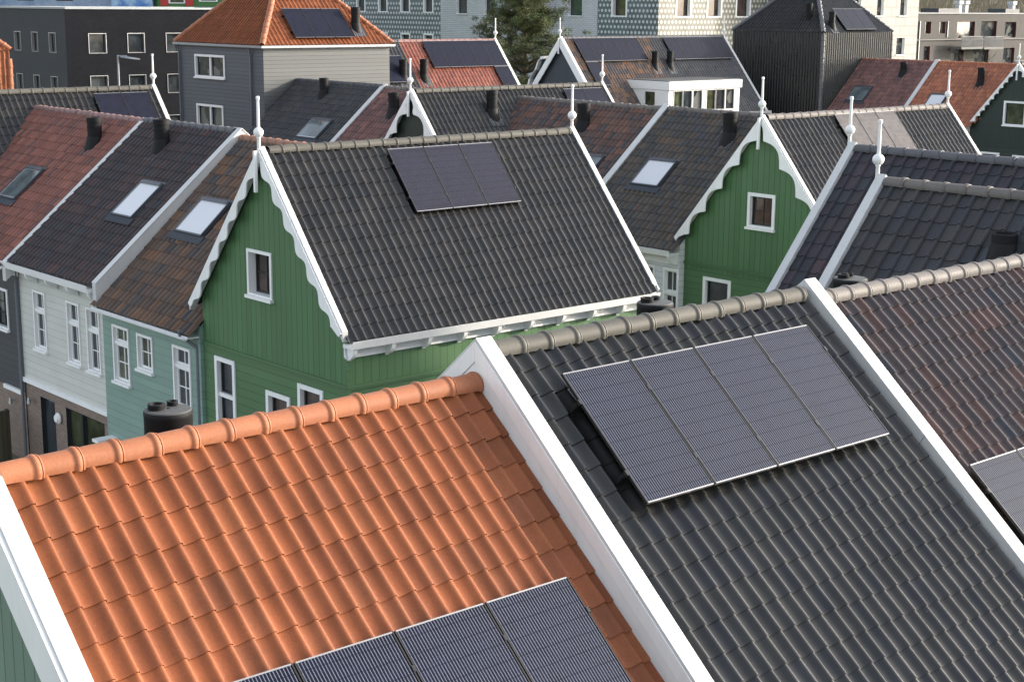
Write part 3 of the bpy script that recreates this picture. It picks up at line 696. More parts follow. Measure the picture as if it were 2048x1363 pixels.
mb = MB(); mb.box(-.02, 8.7, -2.835, -2.803, 5.10, 5.20); mb.box(-.035, -.003, -2.83, 2.9, 5.10, 5.20); mb.box(-.03, .04, -2.84, -2.803, .0, 6.3); mb.build('board_trim', M['green_h'], G1.o)
G1.back('rear_wall', 'green_h')
Y2 = 28.43+2.9
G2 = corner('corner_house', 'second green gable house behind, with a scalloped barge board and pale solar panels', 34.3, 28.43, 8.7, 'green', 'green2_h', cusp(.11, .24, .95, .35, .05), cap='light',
  left_wins=[(yw(Y2, 28.86, 28.06, 6.72, 7.54), dict(grid=(2, 2), gl='glass_b', case=.10)), (yw(Y2, 30.45, 29.58, 2.6, 4.9), dict(trans=4.1, gl='glass', case=.10)), (yw(Y2, 27.6, 26.8, 2.6, 4.9), dict(trans=4.1, gl='glass', case=.10))], seed=13)
G2.panels(2.81, 5.76, .11, 1.77, 3, 'cells_sheen', raise_=.12); G2.front('front_wall', 'green'); G2.back('rear_wall', 'green_h')
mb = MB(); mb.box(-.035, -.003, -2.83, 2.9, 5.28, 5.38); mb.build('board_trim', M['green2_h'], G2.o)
G3 = corner('corner_house', 'dark green gable house with ornate white barge board, behind the middle roof', 33.75, 43.75, 9.0, 'dkgreen', 'dkgreen_h', ornate, pal='blackbrown', seed=17, zr=9.80)
G3.panels(6.82, 8.86, .24, 1.89, 2, 'cells_black', raise_=.12); G3.flue(2.95, 1.25, .2, .95)
G3.front('front_wall', 'dkgreen'); G3.back('rear_wall', 'dkgreen_h')
G0 = corner('corner_house', 'dark tiled house at the far left with two solar panels, below the charcoal flats', 17.75, 48.72, 8.45, 'dkgreen', 'dkgreen_h', plain(.22), seed=19, zr=9.92)
G0.panels(6.20, 8.20, .26, 1.88, 2, 'cells_black', raise_=.12); G0.front('front_wall', 'dkgreen'); G0.back('rear_wall', 'dkgreen_h')
Y5 = 47.4+2.9
G5 = corner('corner_house', 'dark green gable house at the right edge with a small toothed white barge board', 78.7, 47.4, 9, 'dkgreen', 'dkgreen_h', cusp(.10, .16, .42, .1, .25),
  left_wins=[(yw(Y5, 48.12, 46.95, 6.5, 7.66), dict(gl='glass_g', case=.11)), (yw(Y5, 49.4, 48.4, 3.0, 4.75), dict(gl='glass', case=.11)), (yw(Y5, 47.37, 46.4, 3.0, 4.7), dict(gl='glass', case=.11))], seed=23, zr=9.78)
G5.front('front_wall', 'dkgreen'); G5.back('rear_wall', 'dkgreen_h')
# roofs facing -x at the right: two staggered houses with finials
def stag(label, x, y, zr, L, pal, mat, cap, seed, **kw):
    h = House('gabled_house', label, (x, y), L, 2.75, 2.75, zr, 49, 'y')
    h.roof(pal, mat, .3, .3, 0, L, cap, (.05, L), seed=seed, prof=PROF2, pitch=.285, course=.345, capl=.42, caprad=.12)
    h.verge(-.16, .03, .10, .22); h.finial(-.16, pend=False, h=1.12)
    h.gable('left', 'gable_wall', 'whitelap'); h.gable('right', 'rear_gable_wall', 'whitelap'); h.front('front_wall', 'whitelap'); h.back('rear_wall', 'whitelap')
    return h
R1 = stag('house with dark purple tiles and a white finial, farther of two at the right', 28.0, 20.7, 9.8, 9.5, 'darkpurple', 'tile_matt', 'slate', 31)
R2 = stag('charcoal tiled house with taupe ridge tiles, nearer of two with finials at the right', 23.58, 16.75, 9.72, 9.0, 'dark', 'tile_matt', 'taupe', 37)
R2.flue(2.95, 1.3, .20, .45)
# ============================================================ row 1 (facades face -x), ridge x = 21.85
def rowhouse(label, ymax, ymin, xf, xr, zr, wm, pal, seed, cap, wins=(), keep=None, z0=0, ang=40, mat='tile_matt', wb=4.0, ext0=0, ext1=0, trim=True, ovf=.3, capx=None, x0r=None, grp='row houses with long street facades'):
    h = House('row_house', label, (xr, ymax), ymax-ymin, xr-xf, wb, zr, ang, 'y', grp)
    L = h.L
    h.roof(pal, mat, ovf, .3, (0 if x0r is None else x0r)-ext0, L+ext1, cap, capx, seed=seed, keep=keep, hs=1.6, prof=PROF3)
    fr = h.front('facade', wm, [w[0] for w in wins], z0, h.zr-h.wf*h.t-.02)
    for w in wins: window(h.o, fr, w[0], **w[1])
    h.back('rear_wall', wm)
    for k, x in enumerate((.0, L)):
        a, b = ((x, 0), (x, -h.wf)) if k == 0 else ((x, -h.wf), (x, 0)); cl = [(-h.t, 1, h.zr-.08-h.t*h.wf+0)] if k else [(h.t, 1, h.zr-.08)]
        if k: cl = [(-h.t, 1, h.zr-.08-h.t*h.wf)]
        wall(h.o, 'party_wall', M[wm], a, b, 0, h.zr, (), cl)
    return h, fr
def rw(ymax, y0, y1, z0, z1): return (ymax-y0, z0, ymax-y1, z1)
def parap(h, x, up=.12, dn=.5, w=.11):
    p = h.verge(x-w, x+w, up, dn, name='parapet'); h.verge(x-w-.02, x+w+.02, up+.02, -up+.005, name='parapet_cap'); return p
kG1 = lambda P: (P[:, 1] > 31.15) | (P[:, 2] > 9.75-(P[:, 1]-28.2)*math.tan(R(50))-.35)
ws = dict(case=.06, sash='white', frame='white', depth=.10)
T1, fr = rowhouse('sage green row house with brown mottled roof, attached to the green gable house', 35.95, 31.11, 17.74, 21.85, 9.30, 'teal', 'brownmix', 41, 'clay', [
  (rw(35.95, 35.35, 34.62, 3.52, 4.86), dict(trans=4.47, grid=(2, 2), grid2=(2, 1), gl='glass_g', **ws)), (rw(35.95, 34.08, 33.42, 4.06, 4.84), dict(grid=(2, 2), gl='glass_g', **ws)),
  (rw(35.95, 32.32, 31.62, 3.45, 4.85), dict(trans=4.42, grid=(2, 2), grid2=(2, 1), gl='glass', **ws))], keep=kG1, ext1=2.6, ovf=.30, ang=42)
T1.roofo.name = 'roof'
T1.skylight(.95, 2.30, 2.14, 3.30, 'blind'); T1.flue(4.95, .30, .19, .25)
T1.gutter_round(0, 4.8)
T1.pipe([(4.45, -4.42, 5.42), (4.45, -4.40, 5.30), (4.70, -4.11, 5.0), (4.70, -4.11, 0)])
W1, fr = rowhouse('off-white row house with purplish-black roof, between the sage green and the charcoal house', 41.0, 35.95, 17.8, 21.85, 9.45, 'cream', 'purple', 43, 'slate', [
  (rw(41, 40.07, 39.44, 3.54, 5.06), dict(trans=4.56, grid=(2, 2), grid2=(2, 1), gl='glass', **ws)), (rw(41, 38.03, 37.42, 3.51, 5.06), dict(trans=4.54, grid=(2, 2), grid2=(2, 1), gl='glass', **ws)),
  (rw(41, 36.9, 36.29, 3.49, 5.05), dict(trans=4.53, grid=(2, 2), grid2=(2, 1), gl='glass', **ws))], z0=2.45, ext1=-.1)
W1.skylight(3.0, 4.15, 2.2, 3.47, 'blind'); W1.flue(2.17, 1.02, .22, .85)
W1.gutter_box(-.15, 5.0, True, 1.0, .15, fas=.12)
parap(W1, 5.14, .08, .45, .09)
lw = wall(W1.o, 'brick_plinth', M['brickbrown'], (0, -4.03), (5.05, -4.03), 0, 2.45, [(.93, 0, 1.78, 2.12), (2.5, 0, 4.7, 2.12)])
fr2 = Frame((0, -4.03), (5.05, -4.03))
window(W1.o, fr2, (.93, .02, 1.78, 2.12), case=0, sill=False, frame='sash', name='door', gl='glass'); window(W1.o, fr2, (2.5, .02, 4.7, 2.12), case=0, sill=False, frame='sash', name='patio_door', mull=(3.4,), gl='glass_g')
mb = MB(); fr2.box(mb, 0, 5.05, 0, .09, 2.40, 2.52); mb.build('band', M['white'], W1.o)
W1.pipe([(-.02, -4.34, 5.9), (-.02, -4.14, 5.7), (-.02, -4.14, 0)])
kG0 = lambda P: (P[:, 1] < 45.8) | (P[:, 2] > 9.92+(P[:, 1]-48.72)*math.tan(R(50))-.3)
D1, fr = rowhouse('charcoal boarded row house with rust-red roof at the far left', 45.85, 41.0, 17.8, 21.85, 9.42, 'slate_h', 'rust', 47, 'pink', [
  (rw(45.85, 42.72, 41.88, 3.75, 4.8), dict(grid=(2, 3), gl='glass_c', case=.07, sash='sash'))], keep=kG0, ext0=2.5, z0=2.05, x0r=0, ovf=.42, capx=(-2.4, 4.85))
D1.skylight(1.02, 2.16, 2.40, 3.69, 'skyglass'); D1.flue(3.32, 1.22, .21, .85)
D1.gutter_round(0, 4.7)
parap(D1, 4.85, .08, .3, .10)
wall(D1.o, 'brick_plinth', M['brickbrown'], (0, -4.03), (4.8, -4.03), 0, 2.05)
mb = MB(); Frame((0, -4.03), (4.8, -4.03)).box(mb, 3.5, 4.7, 0, .09, 1.96, 2.08); mb.build('band', M['white'], D1.o)
# wall lights of the white house
def wall_lamp(lab, x, y, z, kind):
    o = empty('wall_lamp', lab, 'wall lamp', (x, y, z), 0, 'lamps on the brick plinths')
    if kind == 'round':
        mb = MB(); mb.tube((0, 0, 0), (-.04, 0, 0), .15, n=24); mb.build('backplate', M['white'], o, smooth=True)
        mb = MB(); mb.tube((-.041, 0, 0), (-.10, 0, 0), .135, .10, n=24); mb.build('lens', M['yellowlight'], o, smooth=True)
    else:
        mb = MB(); mb.tube((-.12, 0, -.09), (-.12, 0, .09), .06, .035, n=16); mb.build('shade', M['steel'], o, smooth=True)
        mb = MB(); mb.box(-.10, 0, -.02, .02, -.02, .02); mb.build('arm', M['steel'], o)
wall_lamp('round white wall lamp between the doors of the off-white house', 17.78, 38.9, 1.75, 'round')
wall_lamp('steel cone wall lamp beside the downpipe on the off-white house', 17.78, 40.5, 1.95, 'cone')
wall_lamp('steel cone wall lamp under the charcoal house', 17.78, 41.75, 1.70, 'cone')
# garden fence and low brick wall
o = empty('garden_fence', 'weathered wooden board fence at the left edge below the charcoal house', 'fence', (0, 0, 0))
mb = MB(); n = 26
for k in range(n): y = 41.15; x = 13.2+k*.16; mb.box(x, x+.15, y-.02, y+(.0 if k % 2 else .015), .03, 1.55+.01*(k % 3))
mb.build('boards', M['wood'], o)
mb = MB()
for x in (13.2, 15.2, 17.25): mb.box(x, x+.09, 41.17, 41.26, 0, 1.62)
mb.box(13.2, 17.35, 41.10, 41.20, 1.56, 1.60); mb.build('posts', M['wood'], o)
o = empty('brick_garden_wall', 'low brick wall with white coping at the foot of the sage green house', 'garden wall', (17.55, 35.6, 0))
mb = MB(); mb.box(-.3, .5, -.12, .12, 0, 1.88); mb.build('brickwork', M['brickbrown'], o); mb = MB(); mb.box(-.35, .5, -.16, .16, 1.883, 1.96); mb.build('coping', M['white'], o)
# ============================================================ row 2, ridge x = 38.3
kG2 = lambda P: (P[:, 1] > 31.4) | (P[:, 2] > 9.75-(P[:, 1]-28.43)*math.tan(R(50))-.35)
K1, fr = rowhouse('white boarded row house with near-black roof and one skylight, beside the second green gable', 36.0, 31.35, 34.1, 38.3, 9.45, 'whitelap', 'browndark', 53, 'taupe', [
  (rw(36, 31.92, 31.42, 2.9, 5.03), dict(trans=4.35, grid=(2, 1), grid2=(2, 1), gl='glass', **ws)), (rw(36, 33.0, 32.4, 2.9, 5.05), dict(trans=4.35, grid=(2, 1), gl='glass', **ws))], keep=kG2, ext1=2.6, capx=(.1, 7.2))
K1.skylight(1.1, 2.31, 2.35, 3.53, 'blind'); K1.flue(3.52, 1.25, .22, .9)
K1.gutter_box(0, 4.6, True, 1.1, .14, fas=.25)
parap(K1, 0, .12, .3)
kG3 = lambda P: ((P[:, 1] < 40.85) | (P[:, 2] > 9.80+(P[:, 1]-43.75)*math.tan(R(50))-.3))
K2, fr = rowhouse('row house with mottled red-brown and grey roof running into the ornate gable house', 40.9, 36.05, 34.1, 38.3, 9.43, 'cream', 'redbrown', 59, 'taupe', [], keep=kG3, ext0=2.6, capx=(-2.55, 4.75))
K2.skylight(3.15, 4.0, 2.45, 3.5, 'skyglass'); K2.flue(1.85, 1.28, .22, .9)
kG3b = lambda P: ((P[:, 1] > 46.65) | (P[:, 2] > 9.80-(P[:, 1]-43.75)*math.tan(R(50))-.3))
K3, fr = rowhouse('narrow row house with dark red roof just left of the ornate gable', 51.65, 46.6, 34.1, 38.3, 9.45, 'cream', 'burg', 61, 'taupe', [], keep=kG3b, ext1=2.4, capx=(.1, 7.4))
K3.flue(2.0, 1.5, .22, .9); parap(K3, 0, .12, .3)
K4, fr = rowhouse('row house with charcoal roof and glass skylight, against the tall grey house', 57.97, 51.7, 34.1, 38.3, 9.50, 'slate_h', 'dark', 67, 'dark', [])
K4.skylight(3.7, 5.15, 2.2, 3.33, 'skyglass'); K4.flue(2.85, .90, .19, .8)
# row at the far right
kG5 = lambda P: ((P[:, 1] > 50.35) | (P[:, 2] > 9.78-(P[:, 1]-47.4)*math.tan(R(50))-.35))
F1, fr = rowhouse('row house with bright orange-red roof beside the dark green gable at the right', 54.95, 50.3, 78.5, 82.0, 9.6, 'cream', 'brightred', 71, 'red', [], keep=kG5, ext1=2.4, ang=42, capx=(.1, 6.6))
F1.skylight(1.15, 2.25, 2.7, 3.9, 'blind'); F1.flue(3.8, 1.75, .2, 1.0); parap(F1, 0, .12, .3)
F2, fr = rowhouse('row house with brown-red roof and one skylight, against the black tiled tower', 60.45, 54.95, 78.5, 82.0, 9.6, 'cream', 'burg', 73, 'redb', [], ang=42)
F2.skylight(1.0, 2.25, 2.4, 3.65, 'skyglass'); F2.flue(3.7, 1.25, .2, .8)
# ============================================================ towers with hipped roofs
def hip_tower(name, label, x0, x1, y0, y1, ze, ang, pal, tmat, cap, wallkind, seed, wins=(), ov=.12):
    o = empty(name, label, 'house', (x0, y0, 0), 0, None); w, d = x1-x0, y1-y0
    H = House.__new__(House); H.o = o; H.rot = 0
    a = R(ang); tt, cc, ss = math.tan(a), math.cos(a), math.sin(a)
    cx, cy = w/2, d/2; rise = (w/2+ov)*tt; za = ze+rise-.0
    ay = math.atan2(rise, d/2+ov); cy_, sy_ = math.cos(ay), math.sin(ay)
    # four slopes: triangle clipped from rectangular tile sheets
    apex = Vector((cx, cy, za)); C4 = [Vector((-ov, -ov, ze)), Vector((w+ov, -ov, ze)), Vector((w+ov, d+ov, ze)), Vector((-ov, d+ov, ze))]
    rf = None
    for k in range(4):
        A_, B_ = C4[k], C4[(k+1) % 4]; ux = (B_-A_).normalized(); mid = (A_+B_)/2; ds = (mid-apex).normalized(); nn = ux.cross(-ds); nn = nn if nn.z > 0 else -nn
        Lk = (B_-A_).length; S = (mid-apex).length; org = apex - ux*Lk/2
        nA = nn.cross(A_-apex).normalized(); nA = nA if nA.dot(mid-apex) < 0 else -nA
        nB = nn.cross(B_-apex).normalized(); nB = nB if nB.dot(mid-apex) < 0 else -nB
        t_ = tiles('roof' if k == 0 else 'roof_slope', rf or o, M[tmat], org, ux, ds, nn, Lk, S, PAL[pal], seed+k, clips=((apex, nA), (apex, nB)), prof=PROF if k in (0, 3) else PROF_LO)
        if rf is None: rf = t_
        ridge_caps('hip_tiles', rf, M[tmat], C4[k]+Vector((0, 0, .03)), apex+Vector((0, 0, .03)), CAPC[cap], rad=.13, seed=seed+k)
    frs = []
    corners = [(0, d), (0, 0), (w, 0), (w, d), (0, d)]
    return o, rf, corners, w, d
def hip_on(o, w, ze, ang, ov=.12):
    """helper frame for things lying on the -y slope of a tower"""
    h = House.__new__(House); h.o = o; h.rot = 0; a = R(ang); h.t, h.c, h.sn, h.ang = math.tan(a), math.cos(a), math.sin(a), a
    return h
# grey boarded tower with orange roof
o, rf, cn, w, d = hip_tower('tower_house', 'tall grey boarded house with an orange hipped roof and three solar panels', 36.6, 43.3, 58, 65.2, 11.0, 47, 'orange', 'tile_clay', 'orange', 'b', 81)
YG = 65.2
fr = Frame((0, d), (0, 0)); hs = [(YG-63.65, 9.56, YG-61.25, 10.40), (YG-63.62, 7.10, YG-61.5, 8.19)]
wall(o, 'side_wall', M['bluegrey_h'], (0, d), (0, 0), 0, 11.0, hs)
for h_ in hs: window(o, fr, h_, mull=((h_[0]+h_[2])/2,), gl='glass_c', case=.1)
wall(o, 'front_wall', M['grey_h'], (0, 0), (w, 0), 0, 11.0); wall(o, 'rear_wall', M['grey_h'], (w, d), (0, d), 0, 11.0); wall(o, 'far_wall', M['grey_h'], (w, 0), (w, d), 0, 11.0)
mb = MB(); e = .20
for (xa, xb, ya, yb) in ((-e, w+e, -e, -e+.12), (-e, w+e, d+e-.12, d+e), (-e, -e+.12, -e+.12, d+e-.12), (w+e-.12, w+e, -e+.12, d+e-.12)): mb.box(xa, xb, ya, yb, 10.9, 11.0)
mb.build('gutter', M['zinc'], o)
mb = MB(); mb.box(-.1, w+.1, -.1, d+.1, 10.86, 10.895); mb.build('soffit', M['greypipe'], o)
for yy in (.95, d-.12):
    mb = MB(); mb.tube((-.14, yy, 10.9), (-.07, yy, 10.6), .045, n=10); mb.tube((-.07, yy, 10.6), (-.07, yy, 0), .045, n=10); mb.build('downpipe', M['greypipe'], o, smooth=True)
class SlopeRef(House):
    def __init__(s, o, x_off, y_eave, ze, ang):
        s.o = o; s.rot = 0; a = R(ang); s.t, s.c, s.sn = math.tan(a), math.cos(a), math.sin(a); s.xo = x_off; s.ye = y_eave; s.ze = ze; s.wf = 0; s.ovf = 0
    def on(s, x, q, h=0, is_s=True):   # q measured UP from the eave, negated by callers
        q = -q; return (x+s.xo, s.ye+q*s.c-h*s.sn, s.ze+q*s.sn+h*s.c)
sr = SlopeRef(o, 0, -.12, 11.0, 47); sr.panels(1.64, 4.75, -1.97, -.30, 3, 'cells_black'); sr.flue(5.25, -.85, .2, 1.0)
# black tile-hung tower
o, rf, cn, w, d = hip_tower('tower_house', 'square tower house clad all over in black tiles with a black hipped roof', 78.05, 85.0, 60.5, 67.7, 11.25, 46, 'black', 'tile', 'dark', 't', 91, ov=.06)
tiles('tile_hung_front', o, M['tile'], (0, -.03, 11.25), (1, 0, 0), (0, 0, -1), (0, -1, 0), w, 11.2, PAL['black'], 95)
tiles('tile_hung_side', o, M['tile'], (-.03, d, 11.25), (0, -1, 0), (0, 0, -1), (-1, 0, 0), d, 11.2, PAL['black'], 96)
wall(o, 'wall', M['black'], (w, 0), (w, d), 0, 11.25); wall(o, 'rear_wall', M['black'], (w, d), (0, d), 0, 11.25)
ridge_caps('corner_tiles', o, M['tile'], (.0, -.02, 0.1), (.0001, -.02, 11.2), CAPC['dark'], rad=.12, seed=3) if False else None
def corner_caps(o, x, y, z0, z1, ck, mk, seed):
    mb = MB(); n = int((z1-z0)/.36)
    for k in range(n):
        za = z0+k*.36; mb.lathe(x, y, [(za, .15), (za+.04, .155), (za+.05, .135), (za+.36, .125)], 14, caps=False)
    ob = mb.build('corner_tiles', M[mk], o, smooth=True)
    ca = ob.data.color_attributes.new('Col', 'FLOAT_COLOR', 'POINT'); ca.data.foreach_set('color', [*CAPC[ck], 1]*len(ob.data.vertices))
corner_caps(o, .0, -.0, 0, 11.2, 'dark', 'tile', 1); corner_caps(o, w, -.0, 0, 11.2, 'dark', 'tile', 2)
sr = SlopeRef(o, 0, -.06, 11.25, 46); sr.panels(2.15, 5.25, -1.85, -.13, 3, 'cells_black'); sr.flue(1.15, -.35, .2, 1.0)
mb = MB(); mb.lathe(.75, 1.75, [(11.6, .2), (12.75, .2), (12.8, .21), (13.0, .21), (13.0, .1)], 20); mb.build('roof_flue', M['black'], o, smooth=True)
# orange tile-hung tower at the left edge
o, rf, cn, w, d = hip_tower('tower_house', 'tower house clad in bright orange tiles, cut off by the left edge', 20.9, 27.7, 63.5, 70.3, 10.75, 46, 'orange', 'tile_clay', 'orange', 't', 101, ov=.06)
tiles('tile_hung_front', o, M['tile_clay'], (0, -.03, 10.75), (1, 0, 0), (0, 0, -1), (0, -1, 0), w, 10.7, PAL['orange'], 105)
wall(o, 'side_wall', M['brickbrown'], (0, d), (0, 0), 0, 10.75); wall(o, 'far_wall', M['brickbrown'], (w, 0), (w, d), 0, 10.75); wall(o, 'rear_wall', M['brickbrown'], (w, d), (0, d), 0, 10.75)
corner_caps(o, w, -.0, 0, 10.7, 'orange', 'tile_clay', 1)
# ============================================================ far terraces with tall roofs
def bigrow(label, x0, x1, y, zr, pal, mat, seed, cap, left=False, right=False, wallm='slateblue', wf=5.0, style=plain(.34)):
    h = House('terraced_house', label, (x0, y), x1-x0, wf, wf, zr, 50); L = x1-x0
    h.roof(pal, mat, .25, .25, 0, L, cap, seed=seed, prof=PROF)
    h.front('front_wall', wallm, (), 0); h.back('rear_wall', wallm)
    if left: h.gable('left', 'gable_wall', wallm); h.verge(-.2, .02, .08, .08); h.barge(-.24, -.2, style, .05); h.finial(-.2, xb=-.3, h=1.15)
    if right: h.gable('right', 'gable_wall', wallm); h.verge(L-.02, L+.16, .09, .12); h.finial(L+.1, pend=False)
    return h
E1 = bigrow('far terraced house with dark grey roof, half hidden by the grey tower house', 43.45, 47.85, 63.4, 10.95, 'dark', 'tile', 111, 'dark', left=True)
E1.panels(1.4, 4.0, 1.0, 2.6, 2, 'cells_black'); E1.flue(3.62, 2.45, .2, 1.05)
E2 = bigrow('far terraced house with brick-red roof and a row of five solar panels under the ridge', 47.85, 54.15, 63.4, 10.95, 'red', 'tile', 113, 'pink', right=True)
E2.panels(1.35, 6.20, .12, 1.77, 5, 'cells_black'); E2.panels(5.23, 6.20, 1.80, 3.45, 1, 'cells_black'); E2.flue(.5, 2.45, .2, 1.05)
E3 = bigrow('far terraced house with slate-blue gable, brown-orange roof and white dormer', 61.2, 68.0, 65.7, 10.95, 'brownorange', 'tile', 117, 'dark', left=True)
E3.panels(.62, 5.75, .12, 1.77, 5, 'cells_black'); E3.panels(.62, 1.62, 1.80, 3.45, 1, 'cells_black'); E3.flue(6.15, 2.3, .2, 1.0)
E4 = bigrow('far terraced house with dark roof and solar panels, beside the black tiled tower', 68.0, 74.75, 65.7, 10.95, 'dark', 'tile', 119, 'dark', right=True)
E4.panels(1.15, 6.4, .12, 1.77, 5, 'cells_black'); E4.flue(.62, 2.3, .2, 1.0)
# curved white-edged gable behind the slate-blue one
prof = [(1.25, 0), (1.25, 7.8), (1.22, 8.2), (1.10, 8.55), (.85, 8.85), (.62, 9.05), (.50, 9.3), (.38, 9.55), (.15, 9.72), (-.15, 9.76), (-.5, 9.72), (-2.5, 9.72), (-2.5, 0)]
bo = empty('bell_gable_house', 'blue house with a curved white-edged gable behind the slate-blue gable', 'house', (61.6, 67.6, 0))
def swept(prof, x0, x1): 
    m_ = MB(); m_.prism(prof, lambda y, z: (x0, y, z), lambda y, z: (x1, y, z)); return m_
swept(prof, 0, .25).build('gable_wall', M['slateblue'], bo)
mb = MB(); ed = prof[1:10]
for (ya, za), (yb, zb) in zip(ed[:-1], ed[1:]):
    d_ = math.hypot(yb-ya, zb-za); nx, nz = (za-zb)/d_*-1, (ya-yb)/d_*-1
    nx, nz = -nx, -nz
    mb.hexa([(-.25, ya, za), (.5, ya, za), (.5, yb, zb), (-.25, yb, zb), (-.25, ya+nx*.16, za+nz*.16), (.5, ya+nx*.16, za+nz*.16), (.5, yb+nx*.16, zb+nz*.16), (-.25, yb+nx*.16, zb+nz*.16)])
mb.build('gable_edge', M['white'], bo)
# white dormer with a band of windows
dm = MB(); dm.box(-.08, 6.08, -.12, 3.7, 8.2, 8.66); do = dm.build('dormer', M['white'], E3.o, bevel=.01); do.location = (3.3, -5.2, 0)
hol = [(.42, 7.0, 1.13, 8.12), (1.18, 7.0, 1.9, 8.12), (2.0, 7.0, 2.75, 8.12), (3.15, 7.0, 3.9, 8.12), (3.95, 7.0, 4.7, 8.12), (4.78, 7.0, 5.5, 8.12)]
wall(do, 'front_wall', M['white'], (0, 0), (6.0, 0), 5.0, 8.2, hol); fr = Frame((0, 0), (6.0, 0))
for k, h_ in enumerate(hol): window(do, fr, h_, gl=('glass_g', 'glass', 'glass_c')[k % 3], case=.04, sill=False, depth=.08, flat=True)
fs = Frame((0, 3.6), (0, 0)); hh = (1.75, 6.9, 2.55, 8.06)
wall(do, 'side_wall', M['white'], (0, 3.6), (0, 0), 5.0, 8.2, [hh]); window(do, fs, hh, gl='glass_g', case=0, sill=False, flat=True)
wall(do, 'far_side_wall', M['white'], (6.0, 0), (6.0, 3.6), 5.0, 8.2)
mb = MB(); mb.box(0, 6.0, 0, 3.6, 8.663, 8.70); mb.build('roof_deck', M['blackcap'], do)
mb = MB(); mb.box(6.1, 8.6, -.3, -.1, 6.62, 6.78); mb.build('ledge', M['greypipe'], do)
# ============================================================ blocks of flats behind
def block(name, label, corners, z1, mats, holes, z0=0, group=None, wkw={}, roofm='blackcap', coping=None):
    """corners: world xy ccw seen from above, walls between them; holes: {edge: [...]}"""
    ox, oy = corners[0]; o = empty(name, label, 'apartment block', (ox, oy, 0), 0, group); n = len(corners); cs = [(x-ox, y-oy) for x, y in corners]
    for k in range(n):
        a, b = cs[k], cs[(k+1) % n]; hs = holes.get(k, [])
        wall(o, 'wall', M[mats[k % len(mats)]], a, b, z0, z1, hs)
        fr = Frame(a, b)
        for h in hs:
            kw = dict(case=.08, sash='sash', depth=.22, sill=False); kw.update(wkw); window(o, fr, h, **kw)
        if coping:
            mb = MB(); L = math.hypot(b[0]-a[0], b[1]-a[1]); fr.box(mb, -.0, L, -.3, .08, z1, z1+.12); mb.build('coping', M[coping], o)
    mb = MB(); mb.poly([(x, y, z1-.01) for x, y in cs]); mb.build('roof', M[roofm], o)
    return o
# charcoal brick flats at the left
cx, cy = 43.27, 90.8
def hy(y0, y1, z0, z1): return (104-y0, z0, 104-y1, z1)
hl = [hy(a, b, z, z+1.15) for z in (9.70, 7.04, 4.4) for a, b in ((98.09, 97.2), (95.55, 94.7), (93.05, 92.15))]
hr = [(a-cx, z, b-cx, z+1.16) for z in (9.67, 7.1, 4.5) for a, b in ((44.79, 45.92), (47.42, 48.54), (50.11, 51.3), (52.9, 54.0))]
DB = block('flats', 'charcoal brick flats with a flat roof at the upper left', [(cx, 104), (cx, cy), (60, cy), (60, 104)], 12.32, ['darkbrick2', 'darkbrick', 'darkbrick', 'darkbrick'], {0: hl, 1: hr}, wkw=dict(case=.035, gl='glass', frame='alu', depth=.2, sash='sash'), coping='zinc')
# blue wrapped building and green building with red shutters further back
mt = newmat('blue_sheeting', (.20, .28, .42), .45); nt = NT(mt); co = nt.coord()
mp = nt.n('ShaderNodeMapping'); mp.inputs['Scale'].default_value = (.5, .5, .25); nt.l(co, mp.inputs[0])
nt.l(nt.mix(ramp(nt, nt.noise(mp.outputs[0], 1.4, 5), .35, .65, 0, 1), (.13, .20, .33), (.30, .37, .48)), nt.b.inputs['Base Color']); nt.bump(nt.noise(co, 1.5, 4), .5, .2); M['bluewrap'] = mt
mt = newmat('bright_blue_sheeting', (.05, .22, .55), .4); nt = NT(mt); co = nt.coord()
nt.l(nt.mix(ramp(nt, nt.noise(co, 1.2, 5), .35, .65, 0, 1), (.04, .16, .45), (.35, .5, .7)), nt.b.inputs['Base Color']); nt.bump(nt.noise(co, 2, 4), .6, .2); M['blueb'] = mt
BL = block('apartment_building', 'building wrapped in blue sheeting behind the charcoal flats', [(46, 135), (46, 124), (60.7, 111.9), (67, 119)], 19, ['bluewrap'], {1: [(5.6, 12.8, 6.8, 14.4), (8.6, 12.8, 9.9, 14.4), (11.6, 12.8, 12.9, 14.4)]}, wkw=dict(case=0, gl='glass_b', depth=.1, frame='bluewrap'))
mb = MB(); fr = Frame((0, -11), (14.7, -23.1))
fr.box(mb, 15.9, 19.03, .05, .25, 5, 19); mb.build('loose_sheeting', M['blueb'], BL)
mt = paint('green_render', (.06, .16, .05), .7); M['greenr'] = mt; M['redsh'] = paint('red_shutter', (.42, .03, .03), .5)
GB = block('apartment_building', 'green building with red shutters and white-framed windows at the top left', [(61.0, 122), (61.0, 111.65), (67.6, 106.4), (74, 114)], 20, ['greenr'], {1: [(.95, 12.75, 2.0, 14.3), (3.3, 12.9, 4.5, 14.3), (5.6, 12.6, 6.6, 14.3)]}, wkw=dict(case=.12, gl='glass_g', mull=()))
fr = Frame((0, -10.35), (6.6, -15.6))
for u in (.22, 2.15):
    mb = MB(); fr.box(mb, u, u+.6, .04, .10, 12.5, 14.4); mb.build('shutter', M['redsh'], GB)
